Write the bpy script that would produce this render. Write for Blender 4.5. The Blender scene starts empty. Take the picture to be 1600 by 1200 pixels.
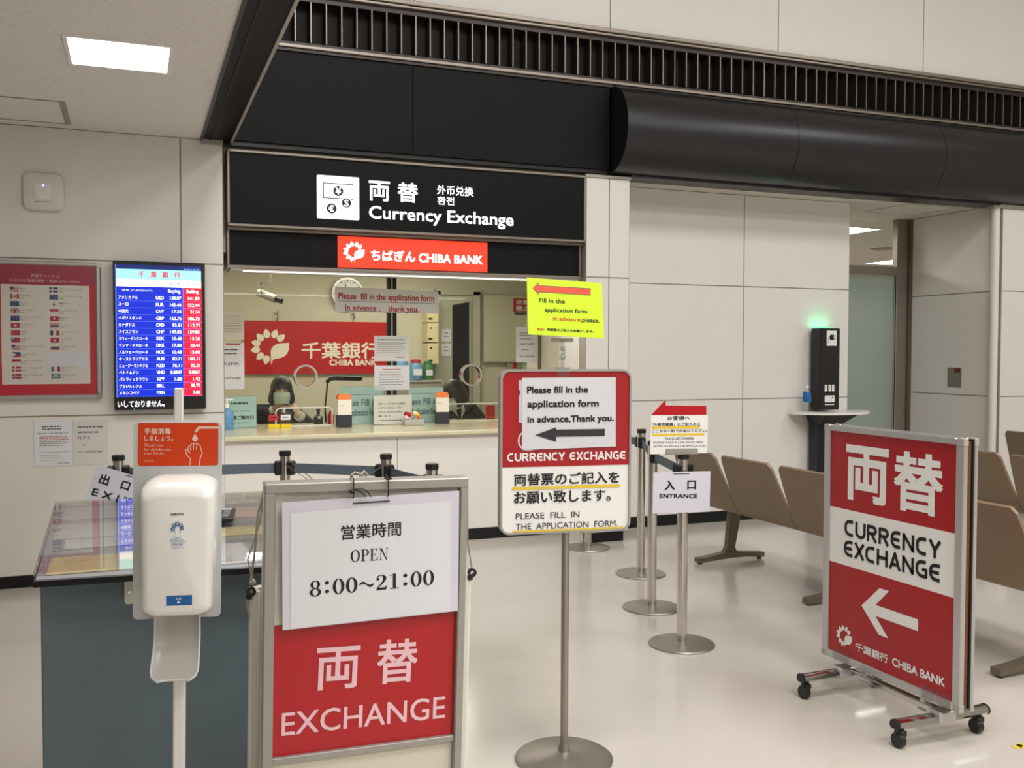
import bpy, math, random
from mathutils import Vector, Matrix
random.seed(7)
PI = math.pi
SC = bpy.context.scene
COL = SC.collection

# ------------------------------------------------------------------ camera
EYE = 1.42
cam = bpy.data.cameras.new('camera')
cam.sensor_width = 36.0
cam.lens = 1501.84 / 1600 * 36.0
cam.clip_start = 0.05
cam.clip_end = 100
cam_o = bpy.data.objects.new('camera', cam)
COL.objects.link(cam_o)
_yaw, _pitch, _roll = math.radians(21.4085), math.radians(-1.9292), math.radians(0.1129)
_f = Vector((math.sin(_yaw) * math.cos(_pitch), math.cos(_yaw) * math.cos(_pitch), math.sin(_pitch)))
_r0 = Vector((math.cos(_yaw), -math.sin(_yaw), 0))
_u0 = _r0.cross(_f)
_r = _r0 * math.cos(_roll) + _u0 * math.sin(_roll)
_u = _u0 * math.cos(_roll) - _r0 * math.sin(_roll)
_m = Matrix((_r, _u, -_f)).transposed().to_4x4()
_m.translation = Vector((0, 0, EYE))
cam_o.matrix_world = _m
SC.camera = cam_o

# ------------------------------------------------------------------ world, exposure, room lamps
SC.view_settings.view_transform = 'Standard'
SC.view_settings.look = 'None'
SC.view_settings.exposure = -0.30
SC.view_settings.gamma = 1.0
SC.view_settings.use_curve_mapping = False
wd = bpy.data.worlds.new('world')
SC.world = wd
wd.use_nodes = True
wd.node_tree.nodes['Background'].inputs[0].default_value = (1.0, 0.95, 0.88, 1)
wd.node_tree.nodes['Background'].inputs[1].default_value = 0.10


def area(name, loc, sx, sy, power, color=(1, 0.95, 0.88), rot=(0, 0, 0)):
    l = bpy.data.lights.new(name, 'AREA')
    l.shape = 'RECTANGLE'
    l.size, l.size_y, l.energy, l.color = sx, sy, power, color
    o = bpy.data.objects.new(name, l)
    o.location = loc
    o.rotation_euler = rot
    COL.objects.link(o)
    return o


WARM = (1.0, 0.985, 0.965)
for _x in (1.5, 4.6, 8.6):
    for _y in (-5.0, -1.7, 1.6):
        area('hall_lamp', (_x, _y, 5.93), 1.5, 1.5, 190 if _x < 2 else 112, WARM)
area('bank_lamp', (1.2, 9.0, 2.43), 1.2, 0.3, 20, (1.0, 0.96, 0.82))
area('bank_lamp', (2.6, 9.3, 2.43), 1.2, 0.3, 32, (1.0, 0.96, 0.82))
area('bank_lamp', (2.0, 8.1, 2.43), 1.2, 0.3, 9, (1.0, 0.96, 0.82))
area('counter_led', (1.83, 6.50, 1.93), 2.3, 0.16, 17, (1.0, 0.96, 0.9))
area('corridor_lamp', (6.2, 8.9, 2.70), 0.6, 0.6, 55, WARM)
area('corridor_lamp', (8.2, 11.0, 2.70), 0.6, 0.6, 50, WARM)

# ------------------------------------------------------------------ materials


def lin(h):
    h = h.lstrip('#')
    out = []
    for i in (0, 2, 4):
        c = int(h[i:i + 2], 16) / 255
        out.append(c / 12.92 if c <= 0.04045 else ((c + 0.055) / 1.055) ** 2.4)
    return tuple(out)


MATS = {}


def mat(name, hexc, rough=0.5, metal=0.0, var=0.05, scale=30.0, bump=0.0, spec=0.5, coat=0.0, emit=None, estr=0.0, stretch=None):
    """a principled material whose colour and gloss wander a little with noise"""
    m = bpy.data.materials.new(name)
    m.use_nodes = True
    nt = m.node_tree
    b = nt.nodes['Principled BSDF']
    c = lin(hexc)
    b.inputs['Roughness'].default_value = rough
    b.inputs['Metallic'].default_value = metal
    b.inputs['Specular IOR Level'].default_value = spec
    b.inputs['Coat Weight'].default_value = coat
    tc = nt.nodes.new('ShaderNodeTexCoord')
    nz = nt.nodes.new('ShaderNodeTexNoise')
    nz.inputs['Scale'].default_value = scale
    nz.inputs['Detail'].default_value = 4
    if stretch:
        mp = nt.nodes.new('ShaderNodeMapping')
        mp.inputs['Scale'].default_value = stretch
        nt.links.new(tc.outputs['Object'], mp.inputs[0])
        nt.links.new(mp.outputs[0], nz.inputs['Vector'])
    else:
        nt.links.new(tc.outputs['Object'], nz.inputs['Vector'])
    mx = nt.nodes.new('ShaderNodeMix')
    mx.data_type = 'RGBA'
    mx.inputs[6].default_value = (c[0] * (1 - var), c[1] * (1 - var), c[2] * (1 - var), 1)
    mx.inputs[7].default_value = (min(1, c[0] * (1 + var)), min(1, c[1] * (1 + var)), min(1, c[2] * (1 + var)), 1)
    nt.links.new(nz.outputs[0], mx.inputs[0])
    nt.links.new(mx.outputs[2], b.inputs['Base Color'])
    if bump:
        bp = nt.nodes.new('ShaderNodeBump')
        bp.inputs['Strength'].default_value = bump
        bp.inputs['Distance'].default_value = 0.002
        nt.links.new(nz.outputs[0], bp.inputs['Height'])
        nt.links.new(bp.outputs[0], b.inputs['Normal'])
    if emit:
        e = lin(emit)
        b.inputs['Emission Color'].default_value = (e[0], e[1], e[2], 1)
        b.inputs['Emission Strength'].default_value = estr
    MATS[name] = m
    return m


def glass(name, tint=(1, 1, 1), gloss=0.10, rough=0.0):
    """a thin clear pane: mostly see-through, mirror-like at a glancing angle"""
    m = bpy.data.materials.new(name)
    m.use_nodes = True
    nt = m.node_tree
    nt.nodes.remove(nt.nodes['Principled BSDF'])
    out = nt.nodes['Material Output']
    tr = nt.nodes.new('ShaderNodeBsdfTransparent')
    tr.inputs[0].default_value = (*tint, 1)
    gl = nt.nodes.new('ShaderNodeBsdfGlossy')
    gl.inputs['Roughness'].default_value = rough
    lw = nt.nodes.new('ShaderNodeLayerWeight')
    pw = nt.nodes.new('ShaderNodeMath')
    pw.operation = 'POWER'
    pw.inputs[1].default_value = 5.0
    mul = nt.nodes.new('ShaderNodeMath')
    mul.operation = 'MULTIPLY_ADD'
    mul.inputs[1].default_value = 0.9 * min(1.0, gloss / 0.06)
    mul.inputs[2].default_value = gloss * 0.6
    mul.use_clamp = True
    nt.links.new(lw.outputs['Facing'], pw.inputs[0])
    nt.links.new(pw.outputs[0], mul.inputs[0])
    mx = nt.nodes.new('ShaderNodeMixShader')
    nt.links.new(mul.outputs[0], mx.inputs[0])
    nt.links.new(tr.outputs[0], mx.inputs[1])
    nt.links.new(gl.outputs[0], mx.inputs[2])
    nt.links.new(mx.outputs[0], out.inputs[0])
    MATS[name] = m
    return m


def frosted(name, hexc):
    m = mat(name, hexc, 0.35, var=0.03, scale=3)
    nt = m.node_tree
    b = nt.nodes['Principled BSDF']
    tl = nt.nodes.new('ShaderNodeBsdfTranslucent')
    tl.inputs[0].default_value = (*lin(hexc), 1)
    mx = nt.nodes.new('ShaderNodeMixShader')
    mx.inputs[0].default_value = 0.45
    nt.links.new(b.outputs[0], mx.inputs[1])
    nt.links.new(tl.outputs[0], mx.inputs[2])
    nt.links.new(mx.outputs[0], nt.nodes['Material Output'].inputs[0])
    return m


mat('wall_panel', 'E2DED8', 0.42, var=0.02, scale=2.5, spec=0.4)
mat('dark_red', '6A2020', 0.4)
mat('door_bronze', '8F857A', 0.4, 0.4)
mat('wall_gap', '9E968A', 0.8)
mat('plaster', 'D9D3C8', 0.9, var=0.03)
mat('bank_wall', 'C8C3B0', 0.75, var=0.03, scale=4)
mat('black_base', '0D0D0E', 0.35, spec=0.4)
mat('black_panel', '0B0C0E', 0.5, var=0.08, scale=4, spec=0.16)
mat('black_bull', '1C1C1D', 0.33, var=0.1, scale=5, spec=0.5)
mat('louver_metal', '3A322D', 0.4, 0.4)
mat('louver_dark', '171310', 0.7)
mat('bronze_trim', '8F857B', 0.35, 0.55)
mat('trim_grey', 'A9A59B', 0.5)
mat('alu', 'C4C3C3', 0.33, 0.75, var=0.06, scale=60, stretch=(1, 1, 0.04))
mat('alu_dull', 'A5A29B', 0.5, 0.45, var=0.12, scale=18)
mat('chrome', 'D2D0CC', 0.14, 1.0, var=0.05, scale=14)
mat('steel', 'D6D2CC', 0.20, 1.0, var=0.08, scale=30, stretch=(6, 6, 0.3))
mat('steel_base', 'A09B93', 0.36, 0.85, var=0.1, scale=12)
mat('pole_grey', '9B9188', 0.36, 0.6, var=0.08, scale=20)
mat('black_plastic', '131313', 0.42)
mat('black_gloss', '0A0A0B', 0.15)
mat('charcoal', '2A2A2E', 0.5)
mat('navy_plastic', '2A2D38', 0.5)
mat('belt', '59636F', 0.75, var=0.1, scale=120, bump=0.2)
mat('paper', 'E1E2E7', 0.6, var=0.015, scale=8)
mat('paper_warm', 'E5DFD4', 0.6, var=0.02, scale=8)
mat('paper_grey', 'D8D4D1', 0.6, var=0.02)
mat('paper_film', 'D5D3DE', 0.3, var=0.02, scale=8)
mat('crumpled_film', 'D9D2C6', 0.35, var=0.08, scale=9, bump=0.6)
mat('cream_board', 'D9D2C2', 0.5, var=0.05, scale=6)
mat('ink', '0B0B0C', 0.6)
mat('ink_soft', '47474A', 0.7)
mat('ink_grey', '7A7A7C', 0.7)
mat('ink_red', 'B01E26', 0.6)
mat('ink_orange', 'C8502A', 0.6)
mat('ink_blue', '3E6E9C', 0.6)
mat('sign_red', 'B4101A', 0.3, var=0.03, scale=5)
mat('sign_red2', 'A6121C', 0.28, var=0.03, scale=5)
mat('poster_red', 'CC2C3C', 0.28, var=0.03, scale=5)
mat('poster_pink', 'A83652', 0.28, var=0.03, scale=5)
mat('pink_letter', 'F0C4CC', 0.4)
mat('white_sign', 'ECEAE6', 0.3, var=0.015)
mat('white_plastic', 'EFEDE9', 0.25, var=0.015, coat=0.3)
mat('grey_plastic', 'CDD0D0', 0.35, var=0.02)
mat('tray_plastic', 'B4B0A9', 0.25, var=0.04)
mat('offwhite', 'DEDAD0', 0.4)
mat('sanitizer_orange', 'DC4210', 0.4, var=0.02)
mat('peach', 'F6CDB8', 0.45)
mat('yellow_card', 'C4E600', 0.5, var=0.02)
mat('arrow_red', 'D8492A', 0.5)
mat('highlight', 'E3C22E', 0.5)
mat('label_blue', '1F63A4', 0.4)
mat('desk_blue', '64747C', 0.55, var=0.04, scale=5)
mat('desk_grey', 'A6A9B0', 0.4, var=0.03)
mat('sheet_yellow', 'EBDDA6', 0.55)
mat('sheet_pink', 'E9C3C6', 0.55)
mat('seat_brown', '86715A', 0.42, var=0.04, scale=6)
mat('leg_brown', '6C6353', 0.42, 0.3)
mat('wood_edge', '6E4A2C', 0.6, var=0.2, scale=20, stretch=(8, 8, 0.5))
mat('counter_top', 'D2CBAC', 0.16, var=0.02, scale=6)
mat('counter_edge', 'AAA594', 0.35)
mat('teal_sheet', 'B2CFC6', 0.5, var=0.03)
mat('box_orange', 'E97E3C', 0.45)
mat('box_white', 'E7E0D2', 0.45)
mat('red_box', 'C21F26', 0.4)
mat('yellow_base', 'E4C81E', 0.4)
mat('skin', 'D9B49A', 0.55, var=0.05)
mat('hair', '1B1716', 0.42, var=0.3, scale=60, stretch=(1, 1, 0.1), spec=0.6)
mat('cloth_black', '0C0C10', 0.85, var=0.15, scale=90)
mat('cloth_white', 'DAD6CF', 0.8)
mat('mask', 'B9C6BD', 0.75, var=0.04)
mat('scarf', '7C2E36', 0.7, var=0.55, scale=55)
mat('blue_soft', '5F8FB4', 0.4, var=0.2)
mat('green_soft', '3F7A4A', 0.5, var=0.2)
mat('cream_box', 'D9CDA2', 0.5)
mat('dark_glass', '1B1B1C', 0.12, var=0.1)
mat('door_paint', 'B9B8A6', 0.5)
mat('whiteboard', 'C9C6AE', 0.3, var=0.02)
mat('teal_chair', '3E4B50', 0.7)
mat('hall_wall', 'CFCAC4', 0.8)
mat('hall_ceiling', 'D8D2C8', 0.9)
mat('flag_red', 'B83848', 0.4)
mat('flag_blue', '34507E', 0.4)
mat('flag_white', 'E6E0DA', 0.4)
mat('flag_teal', '3A7F8E', 0.4)
mat('cord_tan', 'A8A08E', 0.8)
mat('clear_tag', 'B9B9B4', 0.2)
glass('clear', (0.97, 0.97, 0.96), 0.06)
glass('window_glass', (0.96, 0.965, 0.93), 0.022)
glass('desk_glass', (0.97, 0.97, 0.97), 0.085)
glass('acrylic', (0.96, 0.975, 0.97), 0.035)
glass('clip_clear', (0.86, 0.87, 0.87), 0.16, 0.05)
glass('tape', (0.82, 0.80, 0.80), 0.10, 0.25)
glass('sleeve', (0.95, 0.94, 0.94), 0.035, 0.12)
glass('poster_glass', (0.96, 0.96, 0.96), 0.06, 0.03)
frosted('frost', 'AEB8B0')
mat('lamp_on', 'FFFFFF', 0.5, emit='FFFAF2', estr=18.5)
mat('sign_lit', 'FFFFFF', 0.5, emit='FFFFFF', estr=1.15)
mat('lightbox_red', 'D8281E', 0.35, emit='FF4A1C', estr=0.75)
mat('led_lit', 'FFFFFF', 0.5, emit='FFF6E6', estr=3.0)
mat('green_lit', '40E0A0', 0.5, emit='20F090', estr=1.6)
mat('blue_led', '8090FF', 0.5, emit='8090FF', estr=4.0)
mat('scr_blue', '0A1AA0', 0.3, emit='1236E0', estr=0.95)
mat('scr_navy', '0A1A50', 0.3, emit='0E2C80', estr=0.8)
mat('scr_red', 'C01030', 0.3, emit='F01E3C', estr=0.95)
mat('scr_white', 'FFFFFF', 0.3, emit='F4FAFF', estr=1.1)
mat('scr_cyan', 'A0E8F0', 0.3, emit='A4F0FA', estr=1.0)
mat('scr_pink', 'D04060', 0.3, emit='D84868', estr=0.9)
mat('scr_line', '7080FF', 0.3, emit='6C8CFF', estr=1.0)


def tune_ceiling():
    """mineral-fibre tiles with small dark flecks"""
    m = mat('ceiling_tile', 'E9E6E1', 0.95, var=0.03, scale=40)
    nt = m.node_tree
    b = nt.nodes['Principled BSDF']
    tc = nt.nodes.new('ShaderNodeTexCoord')
    mp = nt.nodes.new('ShaderNodeMapping')
    mp.inputs['Scale'].default_value = (22, 60, 1)
    nz = nt.nodes.new('ShaderNodeTexNoise')
    nz.inputs['Scale'].default_value = 2.2
    nz.inputs['Detail'].default_value = 3
    rp = nt.nodes.new('ShaderNodeValToRGB')
    rp.color_ramp.elements[0].position = 0.57
    rp.color_ramp.elements[0].color = (1, 1, 1, 1)
    rp.color_ramp.elements[1].position = 0.66
    rp.color_ramp.elements[1].color = (0.80, 0.78, 0.75, 1)
    mu = nt.nodes.new('ShaderNodeMix')
    mu.data_type = 'RGBA'
    mu.blend_type = 'MULTIPLY'
    mu.inputs[0].default_value = 1
    src = b.inputs['Base Color'].links[0].from_socket
    nt.links.new(tc.outputs['Object'], mp.inputs[0])
    nt.links.new(mp.outputs[0], nz.inputs['Vector'])
    nt.links.new(nz.outputs[0], rp.inputs[0])
    nt.links.new(src, mu.inputs[6])
    nt.links.new(rp.outputs[0], mu.inputs[7])
    nt.links.new(mu.outputs[2], b.inputs['Base Color'])


def tune_floor():
    """polished vinyl floor, faintly clouded, with a soft sheen"""
    m = mat('floor_vinyl', 'C3BDB4', 0.13, var=0.07, scale=1.6, spec=0.55)
    nt = m.node_tree
    b = nt.nodes['Principled BSDF']
    tc = nt.nodes.new('ShaderNodeTexCoord')
    nz = nt.nodes.new('ShaderNodeTexNoise')
    nz.inputs['Scale'].default_value = 3.2
    nz.inputs['Detail'].default_value = 6
    mr = nt.nodes.new('ShaderNodeMapRange')
    mr.inputs[3].default_value = 0.09
    mr.inputs[4].default_value = 0.24
    nt.links.new(tc.outputs['Object'], nz.inputs['Vector'])
    nt.links.new(nz.outputs[0], mr.inputs[0])
    nt.links.new(mr.outputs[0], b.inputs['Roughness'])
    n2 = nt.nodes.new('ShaderNodeTexNoise')
    n2.inputs['Scale'].default_value = 7
    nt.links.new(tc.outputs['Object'], n2.inputs['Vector'])
    bp = nt.nodes.new('ShaderNodeBump')
    bp.inputs['Strength'].default_value = 0.05
    bp.inputs['Distance'].default_value = 0.004
    nt.links.new(n2.outputs[0], bp.inputs['Height'])
    nt.links.new(bp.outputs[0], b.inputs['Normal'])


tune_ceiling()
tune_floor()

# ------------------------------------------------------------------ mesh collecting
GLYPH = {}


def glyphs(s):
    """outline of a string at size 1 as (verts, faces)"""
    if s not in GLYPH:
        c = bpy.data.curves.new('lettering', 'FONT')
        c.body = s
        c.resolution_u = 3
        o = bpy.data.objects.new('lettering', c)
        COL.objects.link(o)
        me = o.to_mesh()
        vs = [(v.co.x, v.co.y) for v in me.vertices]
        fs = [tuple(p.vertices) for p in me.polygons]
        o.to_mesh_clear()
        bpy.data.objects.remove(o)
        bpy.data.curves.remove(c)
        GLYPH[s] = (vs, fs)
    return GLYPH[s]


CAP = None


class MB:
    """collects shapes, then links them as one mesh object"""

    def __init__(s):
        s.v, s.f, s.m, s.names = [], [], [], []

    def mi(s, name):
        if name not in s.names:
            s.names.append(name)
        return s.names.index(name)

    def add(s, vs, fs, m):
        k = len(s.v)
        i = s.mi(m)
        s.v += [tuple(p) for p in vs]
        for f in fs:
            s.f.append(tuple(k + q for q in f))
            s.m.append(i)
        return s

    def box(s, x0, x1, y0, y1, z0, z1, m, bev=0.0, face=None):
        """box; bev chamfers every edge; face = material of the -y side"""
        if bev <= 0:
            vs = [(x0, y0, z0), (x1, y0, z0), (x1, y1, z0), (x0, y1, z0), (x0, y0, z1), (x1, y0, z1), (x1, y1, z1), (x0, y1, z1)]
            s.add(vs, [(3, 2, 1, 0), (4, 5, 6, 7), (1, 2, 6, 5), (2, 3, 7, 6), (3, 0, 4, 7)], m)
            s.add([vs[0], vs[1], vs[5], vs[4]], [(0, 1, 2, 3)], face or m)
            return s
        b = min(bev, abs(x1 - x0) / 2.01, abs(y1 - y0) / 2.01, abs(z1 - z0) / 2.01)
        vs, idx = [], {}
        for i, X in enumerate((x0, x1)):
            for j, Y in enumerate((y0, y1)):
                for k, Z in enumerate((z0, z1)):
                    dx, dy, dz = (b if i == 0 else -b), (b if j == 0 else -b), (b if k == 0 else -b)
                    for a, p in (('x', (X, Y + dy, Z + dz)), ('y', (X + dx, Y, Z + dz)), ('z', (X + dx, Y + dy, Z))):
                        idx[(i, j, k, a)] = len(vs)
                        vs.append(p)
        g = lambda *q: idx[q]
        F = []
        for i in (0, 1):
            q = [g(i, 0, 0, 'x'), g(i, 1, 0, 'x'), g(i, 1, 1, 'x'), g(i, 0, 1, 'x')]
            F.append(q if i else q[::-1])
            q = [g(0, i, 0, 'y'), g(1, i, 0, 'y'), g(1, i, 1, 'y'), g(0, i, 1, 'y')]
            F.append(q[::-1] if i else q)
            q = [g(0, 0, i, 'z'), g(1, 0, i, 'z'), g(1, 1, i, 'z'), g(0, 1, i, 'z')]
            F.append(q if i else q[::-1])
        for i in (0, 1):
            for j in (0, 1):
                F.append((g(i, j, 0, 'x'), g(i, j, 1, 'x'), g(i, j, 1, 'y'), g(i, j, 0, 'y')))
                F.append((g(i, 0, j, 'x'), g(i, 1, j, 'x'), g(i, 1, j, 'z'), g(i, 0, j, 'z')))
                F.append((g(0, i, j, 'y'), g(1, i, j, 'y'), g(1, i, j, 'z'), g(0, i, j, 'z')))
                for k in (0, 1):
                    F.append((g(i, j, k, 'x'), g(i, j, k, 'y'), g(i, j, k, 'z')))
        return s.add(vs, F, m)

    def poly(s, pts, m, y=0.0):
        """flat outline in the x-z plane"""
        return s.add([(p[0], y, p[1]) for p in pts], [tuple(range(len(pts)))], m)

    def rect(s, u0, v0, u1, v1, m, y=0.0):
        return s.poly([(u0, v0), (u1, v0), (u1, v1), (u0, v1)], m, y)

    def prism(s, pts, y0, y1, m, side=None):
        """outline in x-z, given depth in y"""
        n = len(pts)
        vs = [(p[0], y0, p[1]) for p in pts] + [(p[0], y1, p[1]) for p in pts]
        s.add(vs, [tuple(range(n)), tuple(range(2 * n - 1, n - 1, -1))], m)
        s.add(vs, [(i, i + n, (i + 1) % n + n, (i + 1) % n) for i in range(n)], side or m)
        return s

    def loft(s, rings, m, cap0=True, cap1=True):
        n = len(rings[0])
        vs = [p for r in rings for p in r]
        fs = []
        for k in range(len(rings) - 1):
            for i in range(n):
                j = (i + 1) % n
                fs.append((k * n + i, k * n + j, (k + 1) * n + j, (k + 1) * n + i))
        if cap0:
            fs.append(tuple(range(n - 1, -1, -1)))
        if cap1:
            fs.append(tuple((len(rings) - 1) * n + i for i in range(n)))
        return s.add(vs, fs, m)

    def lathe(s, prof, m, c=(0, 0, 0), n=28, axis='z'):
        """profile of (radius, height) turned round an axis through c"""
        rings = []
        for r, h in prof:
            ring = []
            for i in range(n):
                a = 2 * PI * i / n
                ca, sa = r * math.cos(a), r * math.sin(a)
                p = {'z': (ca, sa, h), 'y': (ca, h, -sa), 'x': (h, ca, sa)}[axis]
                ring.append((c[0] + p[0], c[1] + p[1], c[2] + p[2]))
            rings.append(ring)
        return s.loft(rings, m)

    def tube(s, path, r, m, n=8, caps=True):
        path = [Vector(p) for p in path]
        rad = r if isinstance(r, (list, tuple)) else [r] * len(path)
        rings = []
        up = None
        for i, p in enumerate(path):
            d = (path[min(i + 1, len(path) - 1)] - path[max(i - 1, 0)]).normalized()
            if up is None:
                up = Vector((0, 0, 1)) if abs(d.z) < 0.9 else Vector((1, 0, 0))
            a = d.cross(up)
            if a.length < 1e-4:
                a = d.cross(Vector((0.3, 1, 0)))
            a.normalize()
            b = a.cross(d)
            up = b
            rings.append([tuple(p + (a * math.cos(2 * PI * k / n) + b * math.sin(2 * PI * k / n)) * rad[i]) for k in range(n)])
        return s.loft(rings, m, caps, caps)

    def ring(s, c, r, w, m, n=32, y0=0.0, y1=None):
        """flat or thick ring facing -y"""
        R, q = r + w / 2, r - w / 2
        vs = []
        for i in range(n):
            a = 2 * PI * i / n
            vs += [(c[0] + R * math.cos(a), y0, c[1] + R * math.sin(a)), (c[0] + q * math.cos(a), y0, c[1] + q * math.sin(a))]
        fs = [(2 * i, (2 * i + 2) % (2 * n), (2 * i + 3) % (2 * n), 2 * i + 1) for i in range(n)]
        s.add(vs, fs, m)
        if y1 is not None:
            k = len(vs)
            vs2 = vs + [(p[0], y1, p[2]) for p in vs]
            f2 = []
            for i in range(n):
                a, b = 2 * i, (2 * i + 2) % (2 * n)
                f2 += [(a, a + k, b + k, b), (a + 1, b + 1, b + 1 + k, a + 1 + k), (a + k, a + 1 + k, b + 1 + k, b + k)]
            s.add(vs2, f2, m)
        return s

    def disc(s, c, r, m, y=0.0, n=24, ry=None):
        return s.poly([(c[0] + r * math.cos(2 * PI * i / n), c[1] + (ry or r) * math.sin(2 * PI * i / n)) for i in range(n)], m, y)

    def stroke(s, pts, w, m, y=0.0, joint=True, j=6):
        """a drawn line of width w in the x-z plane"""
        for k, ((ax, az), (bx, bz)) in enumerate(zip(pts, pts[1:])):
            L = math.hypot(bx - ax, bz - az)
            if L < 1e-7:
                continue
            nx, nz = -(bz - az) / L * w / 2, (bx - ax) / L * w / 2
            s.poly([(ax + nx, az + nz), (ax - nx, az - nz), (bx - nx, bz - nz), (bx + nx, bz + nz)], m, y - k * 1e-5)
        if joint:
            for k, p in enumerate(pts[1:-1]):
                s.disc(p, w / 2, m, y - (k + len(pts)) * 1e-5, 10)
        return s

    def text(s, t, u, v, w, cap, rot=0.0, m='ink', y=-0.0012, bold=0.0):
        """lettering whose outline spans width w and height cap from (u, v)"""
        global CAP
        vs, fs = glyphs(t)
        if not vs:
            return s
        if CAP is None:
            CAP = max(p[1] for p in glyphs('H')[0])
        x0, x1 = min(p[0] for p in vs), max(p[0] for p in vs)
        if all(ord(ch) < 128 for ch in t):
            y0, hh = 0.0, CAP
        else:
            y0 = min(p[1] for p in vs)
            hh = max(p[1] for p in vs) - y0
        sx, sy = w / (x1 - x0), cap / hh
        ca, sa = math.cos(math.radians(rot)), math.sin(math.radians(rot))
        offs = [(0, 0)] if not bold else [(-bold, -bold), (bold, -bold), (-bold, bold), (bold, bold)]
        for k, (dx, dy) in enumerate(offs):
            q = []
            for p in vs:
                a, b = (p[0] - x0) * sx + dx, (p[1] - y0) * sy + dy
                q.append((u + a * ca - b * sa, y - k * 0.00004, v + a * sa + b * ca))
            s.add(q, fs, m)
        return s

    def build(s, name, parent=None, smooth=None, label=None, kind=None):
        me = bpy.data.meshes.new(name)
        me.from_pydata(s.v, [], s.f)
        for nme in s.names:
            me.materials.append(MATS[nme])
        me.polygons.foreach_set('material_index', s.m)
        if smooth:
            me.polygons.foreach_set('use_smooth', [True] * len(s.f))
            me.update()
            me.set_sharp_from_angle(angle=math.radians(smooth))
        me.update()
        o = bpy.data.objects.new(name, me)
        COL.objects.link(o)
        if parent is not None:
            o.parent = parent
        if label:
            o['label'] = label
        if kind:
            o['kind'] = kind
        return o


def tag(o, label, cat, group=None):
    o['label'] = label
    o['category'] = cat
    if group:
        o['group'] = group
    return o


def frame_matrix(loc, yaw=0.0, tilt=0.0, roll=0.0):
    """axes of an upright panel: x along it, y into it, z up it"""
    yaw, tilt, roll = map(math.radians, (yaw, tilt, roll))
    u = Vector((math.cos(yaw), math.sin(yaw), 0))
    n = Vector((math.sin(yaw), -math.cos(yaw), 0))
    v = Vector((0, 0, 1)) * math.cos(tilt) - n * math.sin(tilt)
    u2 = u * math.cos(roll) + v * math.sin(roll)
    v2 = v * math.cos(roll) - u * math.sin(roll)
    n2 = u2.cross(v2)
    m = Matrix((u2, -n2, v2)).transposed().to_4x4()
    m.translation = Vector(loc)
    return m


def thing(name, label, cat, loc=(0, 0, 0), yaw=0.0, tilt=0.0, roll=0.0, group=None):
    o = bpy.data.objects.new(name, None)
    o.empty_display_size = 0.05
    COL.objects.link(o)
    o.matrix_world = frame_matrix(loc, yaw, tilt, roll)
    return tag(o, label, cat, group)


def dup(root, loc, label, group=None):
    """copies a thing, its parts and their parts"""
    r = root.copy()
    COL.objects.link(r)
    r.location = loc
    r['label'] = label
    if group:
        r['group'] = group

    def down(a, b):
        for ch in [x for x in bpy.data.objects if x.parent == a]:
            c = ch.copy()
            COL.objects.link(c)
            c.parent = b
            down(ch, c)
    down(root, r)
    return r


def struct(mb, name, smooth=None):
    return mb.build(name, None, smooth, kind='structure')


def rrect(u0, v0, u1, v1, r, n=5):
    """rounded rectangle outline"""
    out = []
    for cx, cy, a0 in ((u1 - r, v1 - r, 0), (u0 + r, v1 - r, 90), (u0 + r, v0 + r, 180), (u1 - r, v0 + r, 270)):
        for i in range(n + 1):
            a = math.radians(a0 + 90 * i / n)
            out.append((cx + r * math.cos(a), cy + r * math.sin(a)))
    return out

# ------------------------------------------------------------------ the setting
FY, RY = 6.40, 6.83          # front wall face, recessed wall face
J1, J2, CZ = 1.025, 1.97, 2.755

b = MB()
b.box(-6, 14, -8, 13, -0.08, 0, 'floor_vinyl')
struct(b, 'floor')


def panels(b, xs, zs, y0, y1, m='wall_panel', axis='x', gap=0.010):
    """cladding panels with open joints over a dark backing"""
    for xa, xb in zip(xs, xs[1:]):
        for za, zb in zip(zs, zs[1:]):
            g = gap / 2
            if axis == 'x':
                b.box(xa + g, xb - g, y0, y1, za + g, zb - g, m)
            else:
                b.box(y0, y1, xa + g, xb - g, za + g, zb - g, m)
    if axis == 'x':
        b.box(xs[0], xs[-1], y0 + 0.004, y1 + 0.05, zs[0], zs[-1], 'wall_gap')
    return b


b = MB()
panels(b, [-6, -5.66, -4.18, -2.69, -1.21, 0.276, 0.532], [0.068, J1, J2, CZ], FY, FY + 0.10)
b.box(0.45, 0.532, FY + 0.02, 7.9, 0, CZ, 'wall_panel')
struct(b, 'wall_left')
b = MB()
panels(b, [3.09, 3.28, 3.452], [0.07, J1, J2, 2.70], FY, FY + 0.06)
b.box(3.10, 3.446, FY + 0.05, RY + 0.06, 0.0, 2.70, 'wall_panel')
b.box(3.085, 3.46, FY - 0.004, RY, 2.70, 2.722, 'trim_grey')
b.box(3.28, 3.40, RY, 8.0, 0, 2.6, 'plaster')
struct(b, 'wall_pier')
b = MB()
panels(b, [3.44, 4.767, 5.87], [0.085, J1, J2, 2.735], RY, RY + 0.10)
b.box(5.80, 5.868, RY + 0.02, 7.44, 0, 2.735, 'wall_panel')
struct(b, 'wall_recess')
b = MB()
panels(b, [FY + 0.05, 7.44], [0.085, J1, J2, 2.735], 7.17, 7.25, axis='y')
b.box(7.175, 7.3, FY + 0.05, 7.62, 0, 2.735, 'wall_gap')
b.box(7.168, 7.3, 7.435, 7.62, 0, 2.735, 'door_bronze')
struct(b, 'wall_alcove')
b = MB()
panels(b, [7.19, 8.66, 10.15, 11.63, 14], [0.07, J1, J2, 2.70], FY, FY + 0.1)
b.box(7.08, 14, FY - 0.004, FY + 0.10, 2.70, 2.735, 'trim_grey')
struct(b, 'wall_right')
b = MB()
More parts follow.
